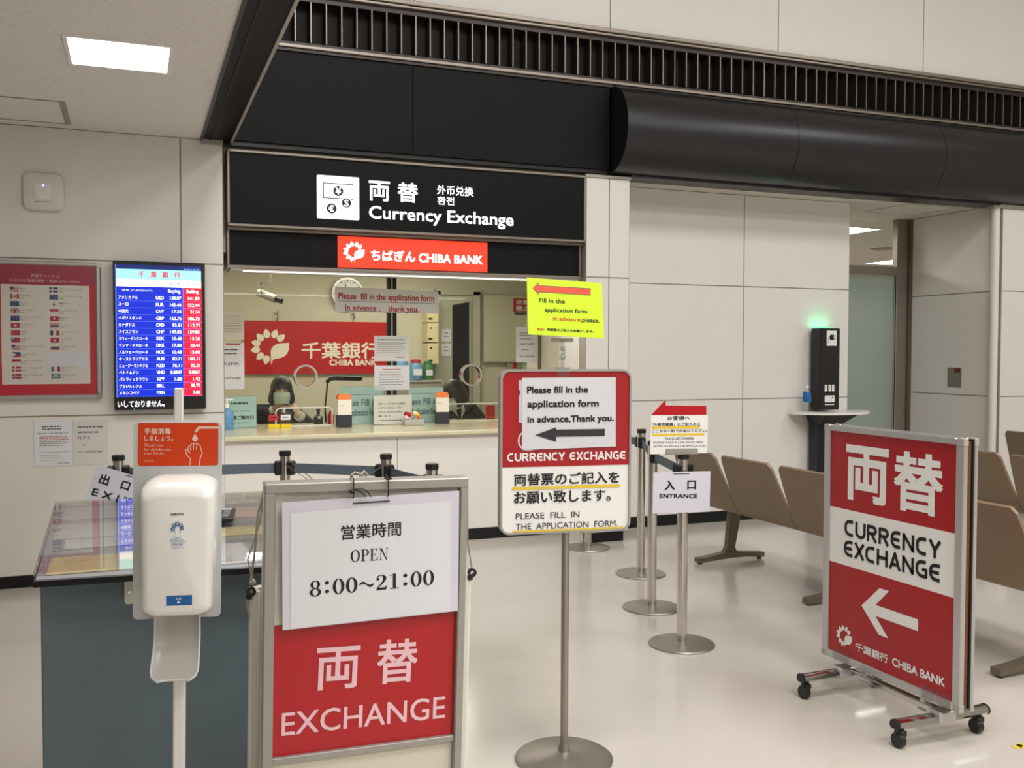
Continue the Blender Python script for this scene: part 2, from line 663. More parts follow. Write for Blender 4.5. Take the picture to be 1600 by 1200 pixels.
b.lathe([(0.036, 0), (0.036, 2.70)], 'wall_panel', (7.15, FY + 0.04, 0), 20)
struct(b, 'trim_1', 40)

b = MB()
b.box(-6, 0.532, FY - 0.008, FY + 0.02, 0, 0.068, 'black_base')
struct(b, 'baseboard_left')
b = MB()
b.box(3.1, 3.41, FY - 0.006, FY + 0.02, 0, 0.068, 'black_base')
b.box(0.532, 3.30, RY - 0.006, RY + 0.02, 0, 0.085, 'black_base')
b.box(3.45, 5.868, RY - 0.006, RY + 0.02, 0, 0.085, 'black_base')
b.box(7.19, 14, FY - 0.006, FY + 0.02, 0, 0.07, 'black_base')
b.box(7.164, 7.18, FY + 0.06, 7.44, 0, 0.085, 'black_base')
struct(b, 'baseboard_front')

# upper wall over the louvres
b = MB()
panels(b, [0.3, 1.79, 3.28, 4.768, 6.249, 7.74, 9.22, 14], [3.785, 6.0], FY, FY + 0.1)
struct(b, 'wall_upper')
b = MB()
b.box(0.5, 14, FY - 0.045, FY + 0.08, 3.755, 3.785, 'bronze_trim', 0.004)
b.box(0.5, 14, FY - 0.03, FY + 0.08, 3.735, 3.752, 'bronze_trim', 0.003)
struct(b, 'trim_2')
b = MB()
b.box(0.5, 14, FY - 0.03, FY + 0.08, 3.386, 3.408, 'bronze_trim', 0.003)
b.box(0.5, 14, FY - 0.015, FY + 0.08, 3.366, 3.384, 'louver_metal')
struct(b, 'trim_3')

# black fascia over the counter opening
b = MB()
b.box(0.53, 1.776, FY, FY + 0.1, 2.765, 3.372, 'black_panel')
b.box(1.782, 3.30, FY, FY + 0.1, 2.765, 3.372, 'black_panel')
b.box(0.53, 3.30, FY + 0.02, FY + 0.3, 2.735, 3.37, 'black_base')
b.box(3.28, 14, FY + 0.0, FY + 0.1, 2.735, 3.372, 'black_panel')
struct(b, 'wall_fascia')

# half-round black bulkhead along the right
b = MB()
prof = []
for i in range(25):
    a = -PI / 2 + PI * i / 24
    prof.append((FY - 0.27 * math.cos(a), 3.055 + 0.315 * math.sin(a)))
xs = [3.29, 4.77, 4.775, 6.25, 6.255, 7.74, 7.745, 14]
for xa, xb in zip(xs, xs[1:]):
    k = 0.004 if xb - xa < 0.1 else 0.0
    b.loft([[(X, y + k, z) for y, z in prof] for X in (xa, xb)], 'black_bull')
b.box(3.46, 7.15, FY - 0.01, FY + 0.19, 2.722, 2.745, 'black_bull')
struct(b, 'ceiling_bulkhead', 35)

# ceilings
b = MB()
b.box(-6, 0.40, -8, FY + 0.02, CZ, CZ + 0.1, 'ceiling_tile')
struct(b, 'ceiling_low')
b = MB()
b.box(0.40, 0.585, -8, FY, CZ - 0.003, 6.0, 'black_panel')
b.box(0.395, 0.41, -8, FY, CZ - 0.012, CZ, 'louver_metal')
b.box(0.577, 0.592, -8, FY, CZ - 0.012, CZ + 0.02, 'trim_grey')
b.box(0.455, 0.463, -8, FY, CZ - 0.008, CZ, 'louver_dark')
b.box(0.40, 0.532, FY - 0.03, FY + 0.001, CZ - 0.033, CZ - 0.004, 'trim_grey')
struct(b, 'ceiling_beam')
b = MB()
b.box(0.5, 14, -8, FY + 0.1, 6.0, 6.1, 'hall_ceiling')
struct(b, 'ceiling_hall')
b = MB()
b.box(3.46, 7.3, FY + 0.18, 7.6, 2.735, 2.80, 'plaster')
struct(b, 'ceiling_alcove')

# rest of the hall, out of view
b = MB()
b.box(-6, 14, -8.1, -8, 0, 6, 'hall_wall')
struct(b, 'wall_back')
b = MB()
b.box(-6.1, -6, -8, 13, 0, 6, 'hall_wall')
struct(b, 'wall_far_left')
b = MB()
b.box(14, 14.1, -8, 13, 0, 6, 'hall_wall')
struct(b, 'wall_far_right')

# louvre band
t = thing('louver_grille', 'long dark band of upright metal louvres high above the black fascia', 'vent grille', (3.28, FY, 3.57))
b = MB()
b.box(-2.78, 10.7, 0.10, 0.12, -0.17, 0.17, 'louver_dark')
b.build('back_panel', t)
b = MB()
b.box(-2.78, 10.7, 0.0, 0.02, 0.13, 0.165, 'louver_metal')
b.box(-2.78, 10.7, 0.0, 0.02, -0.165, -0.14, 'louver_metal')
b.build('frame', t)
b = MB()
x = -2.70
while x < 10.6:
    b.box(x + 0.003, x + 0.009, -0.008, 0.0, -0.135, 0.125, 'bronze_trim')
    b.box(x + 0.001, x + 0.011, 0.0, 0.10, -0.14, 0.13, 'louver_metal')
    x += 0.1012
b.build('slats', t)

# ceiling fittings
lamp = thing('ceiling_light', 'lit square white light panel in the low ceiling at upper left', 'ceiling light', (-0.05, 4.725, CZ))
b = MB()
for x0, x1, y0, y1 in ((-0.225, 0.225, -0.225, -0.205), (-0.225, 0.225, 0.205, 0.225), (-0.225, -0.205, -0.205, 0.205), (0.205, 0.225, -0.205, 0.205)):
    b.box(x0, x1, y0, y1, -0.008, 0.004, 'white_plastic', 0.002)
b.build('frame', lamp)
b = MB()
b.box(-0.205, 0.205, -0.205, 0.205, -0.003, 0.004, 'lamp_on')
b.build('diffuser', lamp)
for i, (x, y) in enumerate(((-0.05, 1.9), (-0.05, -1.0), (-2.4, 4.725), (-2.4, 1.9), (-2.4, -1.0))):
    dup(lamp, (x, y, CZ), 'lit square white light panel in the low ceiling beyond the picture', 'low ceiling lights out of view')

t = thing('access_hatch', 'square access hatch with thin metal rim in the low left ceiling', 'ceiling hatch', (-0.62, 6.0, CZ))
b = MB()
for x0, x1, y0, y1 in ((-0.285, 0.285, -0.285, -0.272), (-0.285, 0.285, 0.26, 0.273), (-0.285, -0.265, -0.272, 0.26), (0.255, 0.285, -0.272, 0.26)):
    b.box(x0, x1, y0, y1, -0.004, 0.004, 'alu_dull')
b.build('rim', t)
b = MB()
b.box(-0.26, 0.25, -0.268, 0.256, -0.002, 0.004, 'ceiling_tile')
b.build('panel', t)
t = thing('access_hatch', 'thin outlined square hatch in the alcove ceiling under the black bulkhead', 'ceiling hatch', (6.67, 6.95, 2.735))
b = MB()
for x0, x1, y0, y1 in ((-0.30, 0.30, -0.27, -0.262), (-0.30, 0.30, 0.262, 0.27), (-0.30, -0.292, -0.262, 0.262), (0.292, 0.30, -0.262, 0.262)):
    b.box(x0, x1, y0, y1, -0.003, 0.004, 'wall_gap')
b.build('rim', t)
b = MB()
b.box(-0.288, 0.288, -0.258, 0.258, -0.002, 0.004, 'plaster')
b.build('panel', t)

# frosted glass door at the back of the alcove, with a glazed strip over it
d = bpy.data.objects.new('door_1', None)
COL.objects.link(d)
d.location = (6.5, 7.5, 0)
d['kind'] = 'structure'
b = MB()
b.box(0.525, 0.655, -0.012, 0.06, 0, 2.735, 'door_bronze', 0.004)
b.box(0.655, 0.67, 0.0, 0.05, 0, 2.735, 'louver_metal')
b.box(-0.65, 0.56, -0.02, 0.05, 2.18, 2.262, 'door_bronze', 0.004)
b.box(-0.68, -0.62, -0.02, 0.06, 0, 2.735, 'door_bronze', 0.004)
b.build('door_frame', d)
b = MB()
b.box(-0.62, 0.485, -0.012, 0.0, 0.01, 2.17, 'frost')
b.build('door_panel', d)
b = MB()
b.box(0.485, 0.52, -0.02, 0.02, 0.01, 2.18, 'alu_dull')
b.box(0.497, 0.503, -0.024, -0.019, 0.01, 2.18, 'ink')
b.build('door_stile', d)
b = MB()
b.box(-0.62, 0.52, -0.004, 0.004, 2.262, 2.735, 'clear')
b.build('door_transom', d)

# corridor beyond that door
b = MB()
b.box(4.2, 11.5, 7.6, 12.8, 2.74, 2.8, 'plaster')
struct(b, 'ceiling_corridor')
b = MB()
b.box(4.3, 11.5, 12.7, 12.8, 0, 2.74, 'plaster')
b.box(11.4, 11.5, 7.5, 12.8, 0, 2.74, 'plaster')
struct(b, 'wall_corridor')
for i, (x, y, lb) in enumerate(((7.15, 8.44, 'bright square ceiling light seen through the glass above the frosted door'), (10.36, 11.12, 'second lit ceiling panel farther back, cut by the door head bar'))):
    t = dup(lamp, (x, y, 2.74), lb)
    t.scale = (1.35, 1.35, 1.0)
t = thing('ceiling_speaker', 'flat grey round grille in the ceiling beyond the frosted door', 'ceiling speaker', (8.88, 9.71, 2.74))
b = MB()
b.lathe([(0.15, 0.0), (0.155, -0.006), (0.13, -0.012), (0.0, -0.012)], 'wall_gap', n=24)
b.build('grille', t, 40)
b = MB()
b.lathe([(0.156, 0.0), (0.17, -0.003), (0.17, 0.0)], 'trim_grey', n=24)
b.build('rim', t, 40)

# steel plate in the alcove wall
t = thing('wall_plate', 'small brushed steel plate with dark red window in the alcove side wall', 'wall plate', (7.165, 6.89, 1.185), -90)
b = MB()
b.box(-0.082, 0.082, 0, 0.006, -0.092, 0.092, 'pole_grey', 0.002)
b.build('plate', t)
b = MB()
b.box(0.0, 0.068, -0.002, 0.001, 0.045, 0.085, 'dark_red')
b.build('indicator_window', t, label='dark red window')

# ------------------------------------------------------------------ the bank front
# lit overhead sign
t = thing('overhead_sign', 'black backlit overhead sign reading Currency Exchange with money pictogram', 'sign', (1.82, FY, 2.46))
b = MB()
b.box(-1.25, 1.25, 0.004, 0.30, -0.225, 0.23, 'black_panel')
b.build('face', t)
b = MB()
for x0, x1, z0, z1 in ((-1.262, 1.262, 0.23, 0.247), (-1.262, 1.262, -0.240, -0.223), (-1.264, -1.247, -0.223, 0.23), (1.249, 1.264, -0.223, 0.23)):
    b.box(x0, x1, -0.012, 0.30, z0, z1, 'bronze_trim', 0.003)
b.build('frame', t)
b = MB()
b.poly(rrect(-0.694, -0.163, -0.412, 0.122, 0.008), 'sign_lit', 0.002)
K = 'black_base'
for x0, z0, x1, z1 in ((-0.654, 0.068, -0.450, 0.074), (-0.654, -0.028, -0.450, -0.022), (-0.654, -0.022, -0.648, 0.068), (-0.456, -0.022, -0.450, 0.068)):
    b.rect(x0, z0, x1, z1, K, 0.0005)
b.disc((-0.552, 0.0235), 0.033, K, 0.0004)
b.disc((-0.498, -0.052), 0.036, 'sign_lit', 0.0002)
b.disc((-0.498, -0.052), 0.031, K, -0.0001)
b.disc((-0.597, -0.094), 0.033, K, 0.0004)
b.text('¥', -0.570, 0.001, 0.036, 0.046, m='sign_lit', y=-0.001, bold=0.0015)
b.text('S', -0.511, -0.074, 0.025, 0.042, m='sign_lit', y=-0.001, bold=0.0015)
b.text('€', -0.615, -0.114, 0.032, 0.040, m='sign_lit', y=-0.001, bold=0.0015)
b.build('pictogram', t)
b = MB()
b.text('両', -0.3437, -0.0235, 0.1386, 0.1282, m='sign_lit', bold=0.003)
b.text('替', -0.1451, -0.0215, 0.1366, 0.1281, m='sign_lit', bold=0.003)
b.text('外币兑换', 0.132, 0.0441, 0.2627, 0.0625, m='sign_lit', bold=0.0012)
b.text('환전', 0.1354, -0.0248, 0.1182, 0.0543, m='sign_lit', bold=0.0012)
b.text('Currency Exchange', -0.3441, -0.1440, 1.0405, 0.0800, m='sign_lit', bold=0.002)
b.build('lettering', t)


def logo(b, u, v, s, m, y=-0.0012):
    """flower of petals round a leaf; u, v = left bottom corner of its box, s = width"""
    k = s / 257.0
    fx = lambda x: u + (x - 225) * k
    fz = lambda z: v + (730 - z) * k
    cx, cz = 347, 605
    for px, pz in ((427, 538), (384, 511), (328, 510), (283, 535), (256, 577), (252, 622), (282, 668), (325, 692)):
        dx, dz = px - cx, pz - cz
        L = math.hypot(dx, dz)
        dx, dz = dx / L, dz / L
        q = []
        for a, w in ((-30, 10), (-24, 17), (-10, 23), (4, 22), (18, 14), (33, 0), (18, -14), (4, -22), (-10, -23), (-24, -17), (-30, -10)):
            q.append((fx(px + dx * a - dz * w), fz(pz + dz * a + dx * w)))
        b.poly(q, m, y)
    q = [(357, 728), (355, 640), (360, 615), (375, 595), (400, 581), (430, 576), (482, 574), (478, 622), (468, 648), (448, 668), (420, 680), (385, 685), (370, 692)]
    b.poly([(fx(x), fz(z)) for x, z in q], m, y)


# bank sign under it
t = thing('bank_sign', 'long black sign box with glowing red bank panel beneath the overhead sign', 'sign', (1.82, 6.47, 2.09))
b = MB()
b.box(-1.245, 1.245, 0.002, 0.22, -0.112, 0.112, 'black_panel')
b.build('face', t)
b = MB()
b.box(-1.262, 1.262, -0.015, 0.22, -0.135, -0.112, 'bronze_trim', 0.003)
b.box(-1.262, -1.245, -0.008, 0.22, -0.112, 0.13, 'bronze_trim', 0.003)
b.box(1.245, 1.262, -0.008, 0.22, -0.112, 0.13, 'bronze_trim', 0.003)
b.box(-1.262, 1.262, -0.03, 0.22, 0.112, 0.13, 'bronze_trim', 0.003)
b.build('frame', t)
b = MB()
b.box(-0.545, 0.524, -0.006, 0.01, -0.105, 0.105, 'lightbox_red')
logo(b, -0.507, -0.070, 0.145, 'sign_lit', -0.0075)
b.text('ちばぎん', -0.3156, -0.0496, 0.3074, 0.070, m='sign_lit', y=-0.0075, bold=0.0025)
b.text('CHIBA BANK', 0.0194, -0.0490, 0.4665, 0.0560, m='sign_lit', y=-0.0075, bold=0.0025)
b.build('red_panel', t, label='glowing red panel with white flower mark and bank lettering')

t = thing('led_strip', 'thin lit light strip running under the bank sign box', 'light strip', (1.82, 6.50, 1.95))
b = MB()
b.box(-1.24, 1.24, -0.04, 0.20, -0.006, 0.004, 'trim_grey')
b.build('channel', t)
b = MB()
b.box(-1.16, 1.18, -0.030, -0.012, -0.013, -0.006, 'led_lit')
b.build('tube', t)

# recess over the counter
b = MB()
b.box(0.532, 3.30, FY + 0.1, 7.74, 2.06, 2.74, 'bank_wall')
b.box(0.532, 3.30, 6.74, 6.80, 1.99, 2.06, 'bronze_trim')
b.box(0.532, 3.30, 7.64, 7.76, 2.03, 2.06, 'bronze_trim')
struct(b, 'ceiling_recess')
b = MB()
for xa, xb in ((0.532, 1.776), (1.782, 3.30)):
    b.box(xa, xb, RY, RY + 0.06, 0.085, 0.80, 'wall_panel')
b.box(0.532, 3.30, RY + 0.01, RY + 0.12, 0.0, 0.80, 'wall_gap')
struct(b, 'wall_counter')
b = MB()
b.box(0.532, 3.285, 6.80, 7.96, 0.800, 0.832, 'counter_top', 0.006)
b.box(0.532, 3.285, 6.806, 6.83, 0.792, 0.800, 'counter_edge')
o = b.build('service_counter')
tag(o, 'cream laminate service counter top along the bank window', 'counter')

# window: panes and mullion
w = bpy.data.objects.new('window_1', None)
COL.objects.link(w)
w.location = (1.8, 7.70, 0.832)
w['kind'] = 'structure'
b = MB()
b.box(-1.268, 0.123, -0.004, 0.004, 0.0, 1.20, 'window_glass')
b.box(0.193, 1.47, -0.004, 0.004, 0.0, 1.20, 'window_glass')
b.build('window_pane', w)
b = MB()
b.box(0.123, 0.193, -0.035, 0.035, 0.10, 1.20, 'louver_dark', 0.004)
b.box(0.146, 0.158, -0.038, -0.034, 0.10, 1.20, 'alu_dull')
b.build('window_mullion', w)
b = MB()
b.box(1.47, 1.50, -0.03, 0.03, 0.0, 1.20, 'leg_brown', 0.003)
b.build('window_frame', w)

# bank room behind
b = MB()
b.box(0.2, 4.6, 10.42, 10.5, 0, 2.6, 'bank_wall')
struct(b, 'wall_bank_back')
b = MB()
b.box(0.36, 0.44, 7.75, 10.45, 0, 2.5, 'bank_wall')
struct(b, 'wall_bank_left')
b = MB()
b.box(4.5, 4.6, 8.0, 10.45, 0, 2.5, 'bank_wall')
struct(b, 'wall_bank_right')
b = MB()
b.box(0.36, 4.6, 7.76, 10.5, 2.45, 2.6, 'bank_wall')
b.box(0.36, 4.6, 7.70, 7.76, 2.05, 2.5, 'bank_wall')
struct(b, 'ceiling_bank')

# red banner on the back wall
t = thing('banner', 'wide red bank banner with white flower mark on the back wall behind the glass', 'banner', (1.9, 10.38, 1.45))
b = MB()
b.box(-0.836, 0.74, 0, 0.012, -0.272, 0.29, 'sign_red')
logo(b, -0.765, -0.180, 0.392, 'box_white')
b.text('千葉銀行', -0.2405, -0.1055, 0.8452, 0.1705, m='box_white', bold=0.004)
b.text('CHIBA BANK', 0.0541, -0.1815, 0.5119, 0.0596, m='box_white', bold=0.003)
b.build('panel', t)
for hx in (-0.50, 0.313):
    b = MB()
    b.tube([(hx, 0.005, 0.29), (hx, 0.0, 0.31), (hx + 0.012, -0.006, 0.335), (hx + 0.004, 0.0, 0.36), (hx + 0.008, 0.02, 0.385)], 0.005, 'charcoal', 6)
    b.disc((hx + 0.008, 0.385), 0.018, 'alu_dull', 0.01, 12)
    b.build('hook', t, 40)

t = thing('wall_clock', 'round white wall clock half hidden behind the red lettered strip', 'clock', (2.15, 10.38, 2.045))
b = MB()
b.ring((0, 0), 0.163, 0.022, 'alu', 40, -0.03, 0.03)
b.build('rim', t, 40)
b = MB()
b.disc((0, 0), 0.155, 'white_sign', -0.015, 40)
for i in range(12):
    a = PI * i / 6
    b.stroke([(0.125 * math.cos(a), 0.125 * math.sin(a)), (0.145 * math.cos(a), 0.145 * math.sin(a))], 0.008, 'ink', -0.017)
b.build('dial', t)
b = MB()
b.stroke([(0, 0), (0.07, 0.05)], 0.010, 'ink', -0.020)
b.stroke([(0, 0), (-0.03, 0.12)], 0.007, 'ink', -0.022)
b.build('hands', t)

# security camera hanging from a bracket
t = thing('security_camera', 'grey security camera on a bracket above the red banner behind glass', 'security camera', (1.14, 8.9, 1.93))
b = MB()
b.tube([(0, 0, 0.10), (0, 0, 0.52)], 0.012, 'alu', 8)
b.box(-0.085, 0.0, -0.01, 0.01, 0.09, 0.105, 'alu')
b.box(-0.085, -0.075, -0.01, 0.01, 0.0, 0.105, 'alu')
b.build('bracket', t)
b = MB()
b.tube([(-0.09, 0.06, 0.02), (0.045, -0.09, -0.045)], 0.036, 'alu_dull', 14)
b.build('body', t, 40)
b = MB()
b.tube([(0.045, -0.09, -0.045), (0.085, -0.134, -0.064)], [0.027, 0.024], 'black_gloss', 14)
b.build('lens', t, 40)

# rear door with a dark pane
d = bpy.data.objects.new('door_2', None)
COL.objects.link(d)
d.location = (3.42, 10.40, 0)
d['kind'] = 'structure'
b = MB()
b.box(-0.28, -0.22, -0.04, 0.02, 0, 2.10, 'door_paint')
b.box(0.17, 0.25, -0.04, 0.02, 0, 2.10, 'door_paint')
b.box(-0.28, 0.25, -0.04, 0.02, 2.06, 2.12, 'door_paint')
b.build('door_frame', d)
b = MB()
b.box(-0.22, 0.17, -0.01, 0.02, 0, 2.06, 'door_paint')
b.build('door_panel', d)
b = MB()
b.poly([(-0.075, 0.85), (0.125, 0.85), (0.125, 1.985), (-0.075, 1.945)], 'dark_glass', -0.014)
b.box(0.13, 0.15, -0.03, -0.01, 0.85, 2.0, 'trim_grey')
b.build('door_pane', d)
for i, (z, lb) in enumerate(((1.60, 'upper white notice on the narrow door beside the dark pane'), (1.44, 'lower white notice on the narrow door beside the dark pane'))):
    t = thing('door_notice', lb, 'notice', (3.272, 10.383, z))
    b = MB()
    b.box(-0.055, 0.055, 0, 0.002, -0.072, 0.072, 'paper')
    b.stroke([(-0.02, 0.03), (0.02, 0.03)], 0.012, 'ink_grey', -0.001)
    b.stroke([(-0.03, -0.01), (0.03, -0.01)], 0.008, 'ink_grey', -0.001)
    b.build('sheet', t)

# stacked cream boxes by the door
for i, (z0, z1, lb) in enumerate(((1.74, 1.99, 'topmost cream wall box beside the rear door'), (1.52, 1.73, 'cream wall box with two small switches, middle of its column'), (1.28, 1.51, 'lowest large cream wall box beside the rear door'))):
    t = thing('wall_box', lb, 'wall box', (3.04, 10.3, z0))
    h = z1 - z0
    b = MB()
    b.box(-0.04, 0.09, -0.10, 0.12, 0, h, 'cream_box', 0.006)
    b.build('case', t)
    b = MB()
    b.box(-0.03, 0.015, -0.104, -0.099, 0.03, 0.05, 'charcoal')
    b.build('switch', t)
    b = MB()
    b.box(-0.012, 0.01, -0.104, -0.099, h - 0.06, h - 0.045, 'ink')
    b.build('switch', t)

# whiteboard and notices at the right of the bank room
t = thing('whiteboard', 'wide pale whiteboard on the back wall right of the rear door', 'whiteboard', (4.02, 10.385, 1.68))
b = MB()
b.box(-0.30, 0.45, 0, 0.015, -0.37, 0.39, 'whiteboard')
b.build('board', t)
b = MB()
b.box(-0.30, 0.45, -0.02, 0.015, -0.385, -0.37, 'alu')
b.box(-0.31, 0.46, -0.004, 0.015, 0.39, 0.40, 'alu')
b.box(-0.31, -0.30, -0.004, 0.015, -0.385, 0.39, 'alu')
b.build('rim', t)
t = thing('fire_notice', 'small dark red and white notice at the top of the whiteboard', 'notice', (4.165, 10.375, 1.935))
b = MB()
b.box(-0.08, 0.14, 0, 0.003, -0.05, 0.10, 'ink_red')
b.text('注意', -0.05, 0.035, 0.16, 0.05, m='paper', bold=0.002)
b.text('禁止', -0.05, -0.04, 0.16, 0.06, m='paper', bold=0.002)
b.rect(-0.07, -0.085, 0.12, -0.06, 'ink_soft', -0.001)
b.build('sheet', t)
t = thing('wall_phone', 'grey wall panel with red light below the whiteboard', 'wall panel', (4.10, 10.40, 1.205))
b = MB()
b.box(-0.09, 0.09, -0.02, 0.01, -0.10, 0.10, 'wall_gap', 0.004)
b.build('case', t)
b = MB()
b.box(-0.02, 0.03, -0.026, -0.019, 0.02, 0.08, 'ink_red')
b.rect(-0.07, -0.06, 0.0, -0.01, 'paper', -0.021)
b.build('buttons', t)
t = thing('teal_notice', 'pale teal sheet low on the wall under the whiteboard', 'notice', (4.2, 10.395, 1.31))
b = MB()
b.box(-0.09, 0.12, 0, 0.003, -0.10, 0.03, 'teal_sheet')
b.build('sheet', t)

# notices stuck on the glass
GY = 7.693


def lines(b, u0, u1, vs, m='ink_grey', w=0.004, y=-0.0012, jag=0.25):
    for v in vs:
        k = u0
        e = u1 - random.random() * jag * (u1 - u0)
        while k < e:
            n = min(e, k + random.uniform(0.015, 0.05) * (u1 - u0) / 0.25)
            b.rect(k, v - w / 2, n, v + w / 2, m, y)
            k = n + 0.004


t = thing('paper_strip', 'wide white strip with red lettering and underlines taped high on the glass', 'notice', (1.8, GY - 0.034, 1.6))
b = MB()
b.add([(-0.3117, 0, 0.336), (0.5475, 0, 0.316), (0.5474, 0, 0.133), (-0.3126, 0, 0.137)], [(0, 1, 2, 3)], 'paper')
b.text('Please  fill in the application form', -0.2858, 0.2387, 0.7943, 0.0480, -0.3, 'ink_red', bold=0.0012)
b.text('In advance ,    thank you.', -0.2309, 0.1501, 0.6045, 0.0430, -0.5, 'ink_red', bold=0.0012)
b.stroke([(-0.286, 0.222), (0.515, 0.216)], 0.0035, 'ink_soft', -0.001)
b.stroke([(-0.235, 0.143), (0.375, 0.138)], 0.0035, 'ink_soft', -0.001)
b.build('sheet', t)
t = thing('glass_notice', 'upper white text notice on the glass across the dark mullion', 'notice', (1.952, GY - 0.034, 1.443))
b = MB()
b.box(-0.148, 0.148, 0, 0.002, -0.103, 0.103, 'paper')
lines(b, -0.12, 0.12, [0.072], 'ink_soft', 0.006, jag=0.1)
lines(b, -0.12, 0.12, [0.045, 0.030, 0.014, -0.002, -0.018, -0.034], 'ink_grey')
lines(b, 0.04, 0.12, [-0.072], 'ink_soft', 0.005)
b.build('sheet', t)
t = thing('glass_notice', 'lower white text notice on the glass directly under the first one', 'notice', (1.952, GY - 0.034, 1.205))
b = MB()
b.box(-0.148, 0.148, 0, 0.002, -0.100, 0.100, 'paper')
lines(b, -0.08, 0.08, [0.068], 'ink_red', 0.006, jag=0.1)
lines(b, -0.11, 0.11, [0.045, 0.025, 0.005, -0.015, -0.035, -0.055], 'ink_grey')
b.build('sheet', t)
t = thing('glass_notice', 'tall grey typed notice at the left end of the glass', 'notice', (0.70, GY, 1.62))
b = MB()
b.box(-0.08, 0.088, 0, 0.002, -0.11, 0.113, 'paper_warm')
lines(b, -0.06, 0.07, [0.075, 0.06, 0.03, 0.014, -0.01, -0.03, -0.05], 'ink_grey')
lines(b, -0.06, 0.07, [0.0, 0.045], 'ink_red', 0.004)
b.build('sheet', t)
t = thing('glass_notice', 'white no-exchange notice under the grey typed one at the left of the glass', 'notice', (0.70, GY, 1.29))
b = MB()
b.box(-0.11, 0.088, 0, 0.002, -0.165, 0.195, 'paper')
lines(b, -0.06, 0.06, [0.14, 0.11], 'ink_soft', 0.009)
b.text('NPR', -0.06, 0.02, 0.11, 0.022, m='ink_soft')
b.text('exchange', -0.07, -0.085, 0.13, 0.022, m='ink_soft')
b.rect(-0.05, 0.178, 0.06, 0.19, 'ink_red', -0.001)
b.build('sheet', t)
t = thing('glass_notice', 'white no-exchange notice on the right end of the glass by the pier', 'notice', (3.155, GY, 1.475))
b = MB()
b.box(-0.102, 0.102, 0, 0.002, -0.148, 0.16, 'paper')
lines(b, -0.07, 0.07, [0.105, 0.085, 0.055], 'ink_grey', 0.007)
b.text('INR·NPR', -0.07, 0.0, 0.14, 0.02, m='ink_soft')
lines(b, -0.05, 0.03, [-0.04], 'ink_grey', 0.007)
b.text('for exchange', -0.07, -0.10, 0.14, 0.016, m='ink_soft')
b.build('sheet', t)


def speak_ring(x, z, lb):
    t = thing('speaking_ring', lb, 'speaking ring', (x, 7.70, z))
    b = MB()
    b.ring((0, 0), 0.086, 0.014, 'chrome', 36, -0.03, 0.03)
    b.build('rim', t, 40)
    b = MB()
    b.disc((0, 0), 0.080, 'window_peach', 0.012, 32)
    b.build('membrane', t)


glass('window_peach', (0.90, 0.80, 0.71), 0.05, 0.1)
speak_ring(1.257, 1.221, 'round steel speaking ring in the glass beside the seated clerk in the mask')
speak_ring(2.643, 1.221, 'round steel speaking ring in the right pane before the dark door')

# things standing on the counter
CT = 0.832


def stand_sign(name, lb, x, y, w, h, m, fn, cat='sign', yaw=0):
    """acrylic holder with a sheet in it"""
    t = thing(name, lb, cat, (x, y, CT + 0.004), yaw, 0)
    b = MB()
    b.box(-w / 2, w / 2, 0, 0.003, 0.0, h, m)
    fn(b)
    b.build('sheet', t)
    b = MB()
    b.box(-w / 2 - 0.006, w / 2 + 0.006, -0.006, -0.004, 0, h + 0.012, 'acrylic')
    b.box(-w / 2 - 0.006, w / 2 + 0.006, -0.04, 0.05, -0.003, 0.0, 'acrylic')
    b.build('holder', t)
    return t


def teal_words(b, dx=0.0):
    b.text('Please Fill In', -0.175 + dx, 0.145, 0.30 + dx * 0.9, 0.052, m='desk_blue', bold=0.0015)
    b.text('the Application Form', -0.172 + dx, 0.065, 0.31 + dx * 0.9, 0.050, m='desk_blue', bold=0.001)
    lines(b, -0.12, 0.10, [0.235], 'teal_chair', 0.003, jag=0.4)


def teal_left(b):
    lines(b, -0.07, 0.09, [0.185], 'teal_chair', 0.014)
    lines(b, -0.07, 0.09, [0.125], 'desk_blue', 0.006)
    b.text('空港ご案内口', -0.09, 0.06, 0.19, 0.03, m='teal_chair', bold=0.001)
    lines(b, -0.09, 0.09, [0.035], 'desk_blue', 0.005)


stand_sign('counter_sign', 'pale teal sign stand at the left end of the counter', 0.745, 7.60, 0.24, 0.235, 'teal_sheet', teal_left)
stand_sign('counter_sign', 'large pale teal fill-in sign stand behind the first orange-topped box', 1.70, 7.66, 0.36, 0.295, 'teal_sheet', lambda b: teal_words(b, 0.0))
stand_sign('counter_sign', 'pale teal fill-in sign stand next to the second orange-topped box', 2.24, 7.67, 0.30, 0.285, 'teal_sheet', lambda b: teal_words(b, -0.012))


def jp_notice(b):
    for i, s in enumerate(('恐れ入りますがお客様', 'お待ちの方は一列で', 'おならびの上お待ち', '願います。')):
        b.text(s, -0.12, 0.155 - i * 0.033, 0.022 * len(s), 0.016, m='ink_soft')
    lines(b, -0.12, 0.08, [0.03], 'ink_grey', 0.006)


stand_sign('counter_notice', 'white notice of four text lines standing in the middle of the counter', 1.93, 7.55, 0.315, 0.232, 'paper_warm', jp_notice, 'notice')


def slip_box(x, y, lb, yaw=0):
    t = thing('slip_box', lb, 'box', (x, y, CT), yaw)
    b = MB()
    b.box(-0.055, 0.055, -0.05, 0.05, 0, 0.094, 'navy_plastic', 0.004)
    b.build('base', t)
    b = MB()
    b.box(-0.053, 0.053, -0.048, 0.048, 0.094, 0.215, 'box_white', 0.004)
    b.rect(-0.04, 0.165, -0.01, 0.169, 'ink_grey', -0.0488)
    b.build('middle', t)
    b = MB()
    b.prism([(-0.05, 0.215), (0.05, 0.215), (0.05, 0.24), (0.038, 0.256), (-0.038, 0.256), (-0.05, 0.24)], -0.045, 0.045, 'box_orange')
    b.build('cap', t)


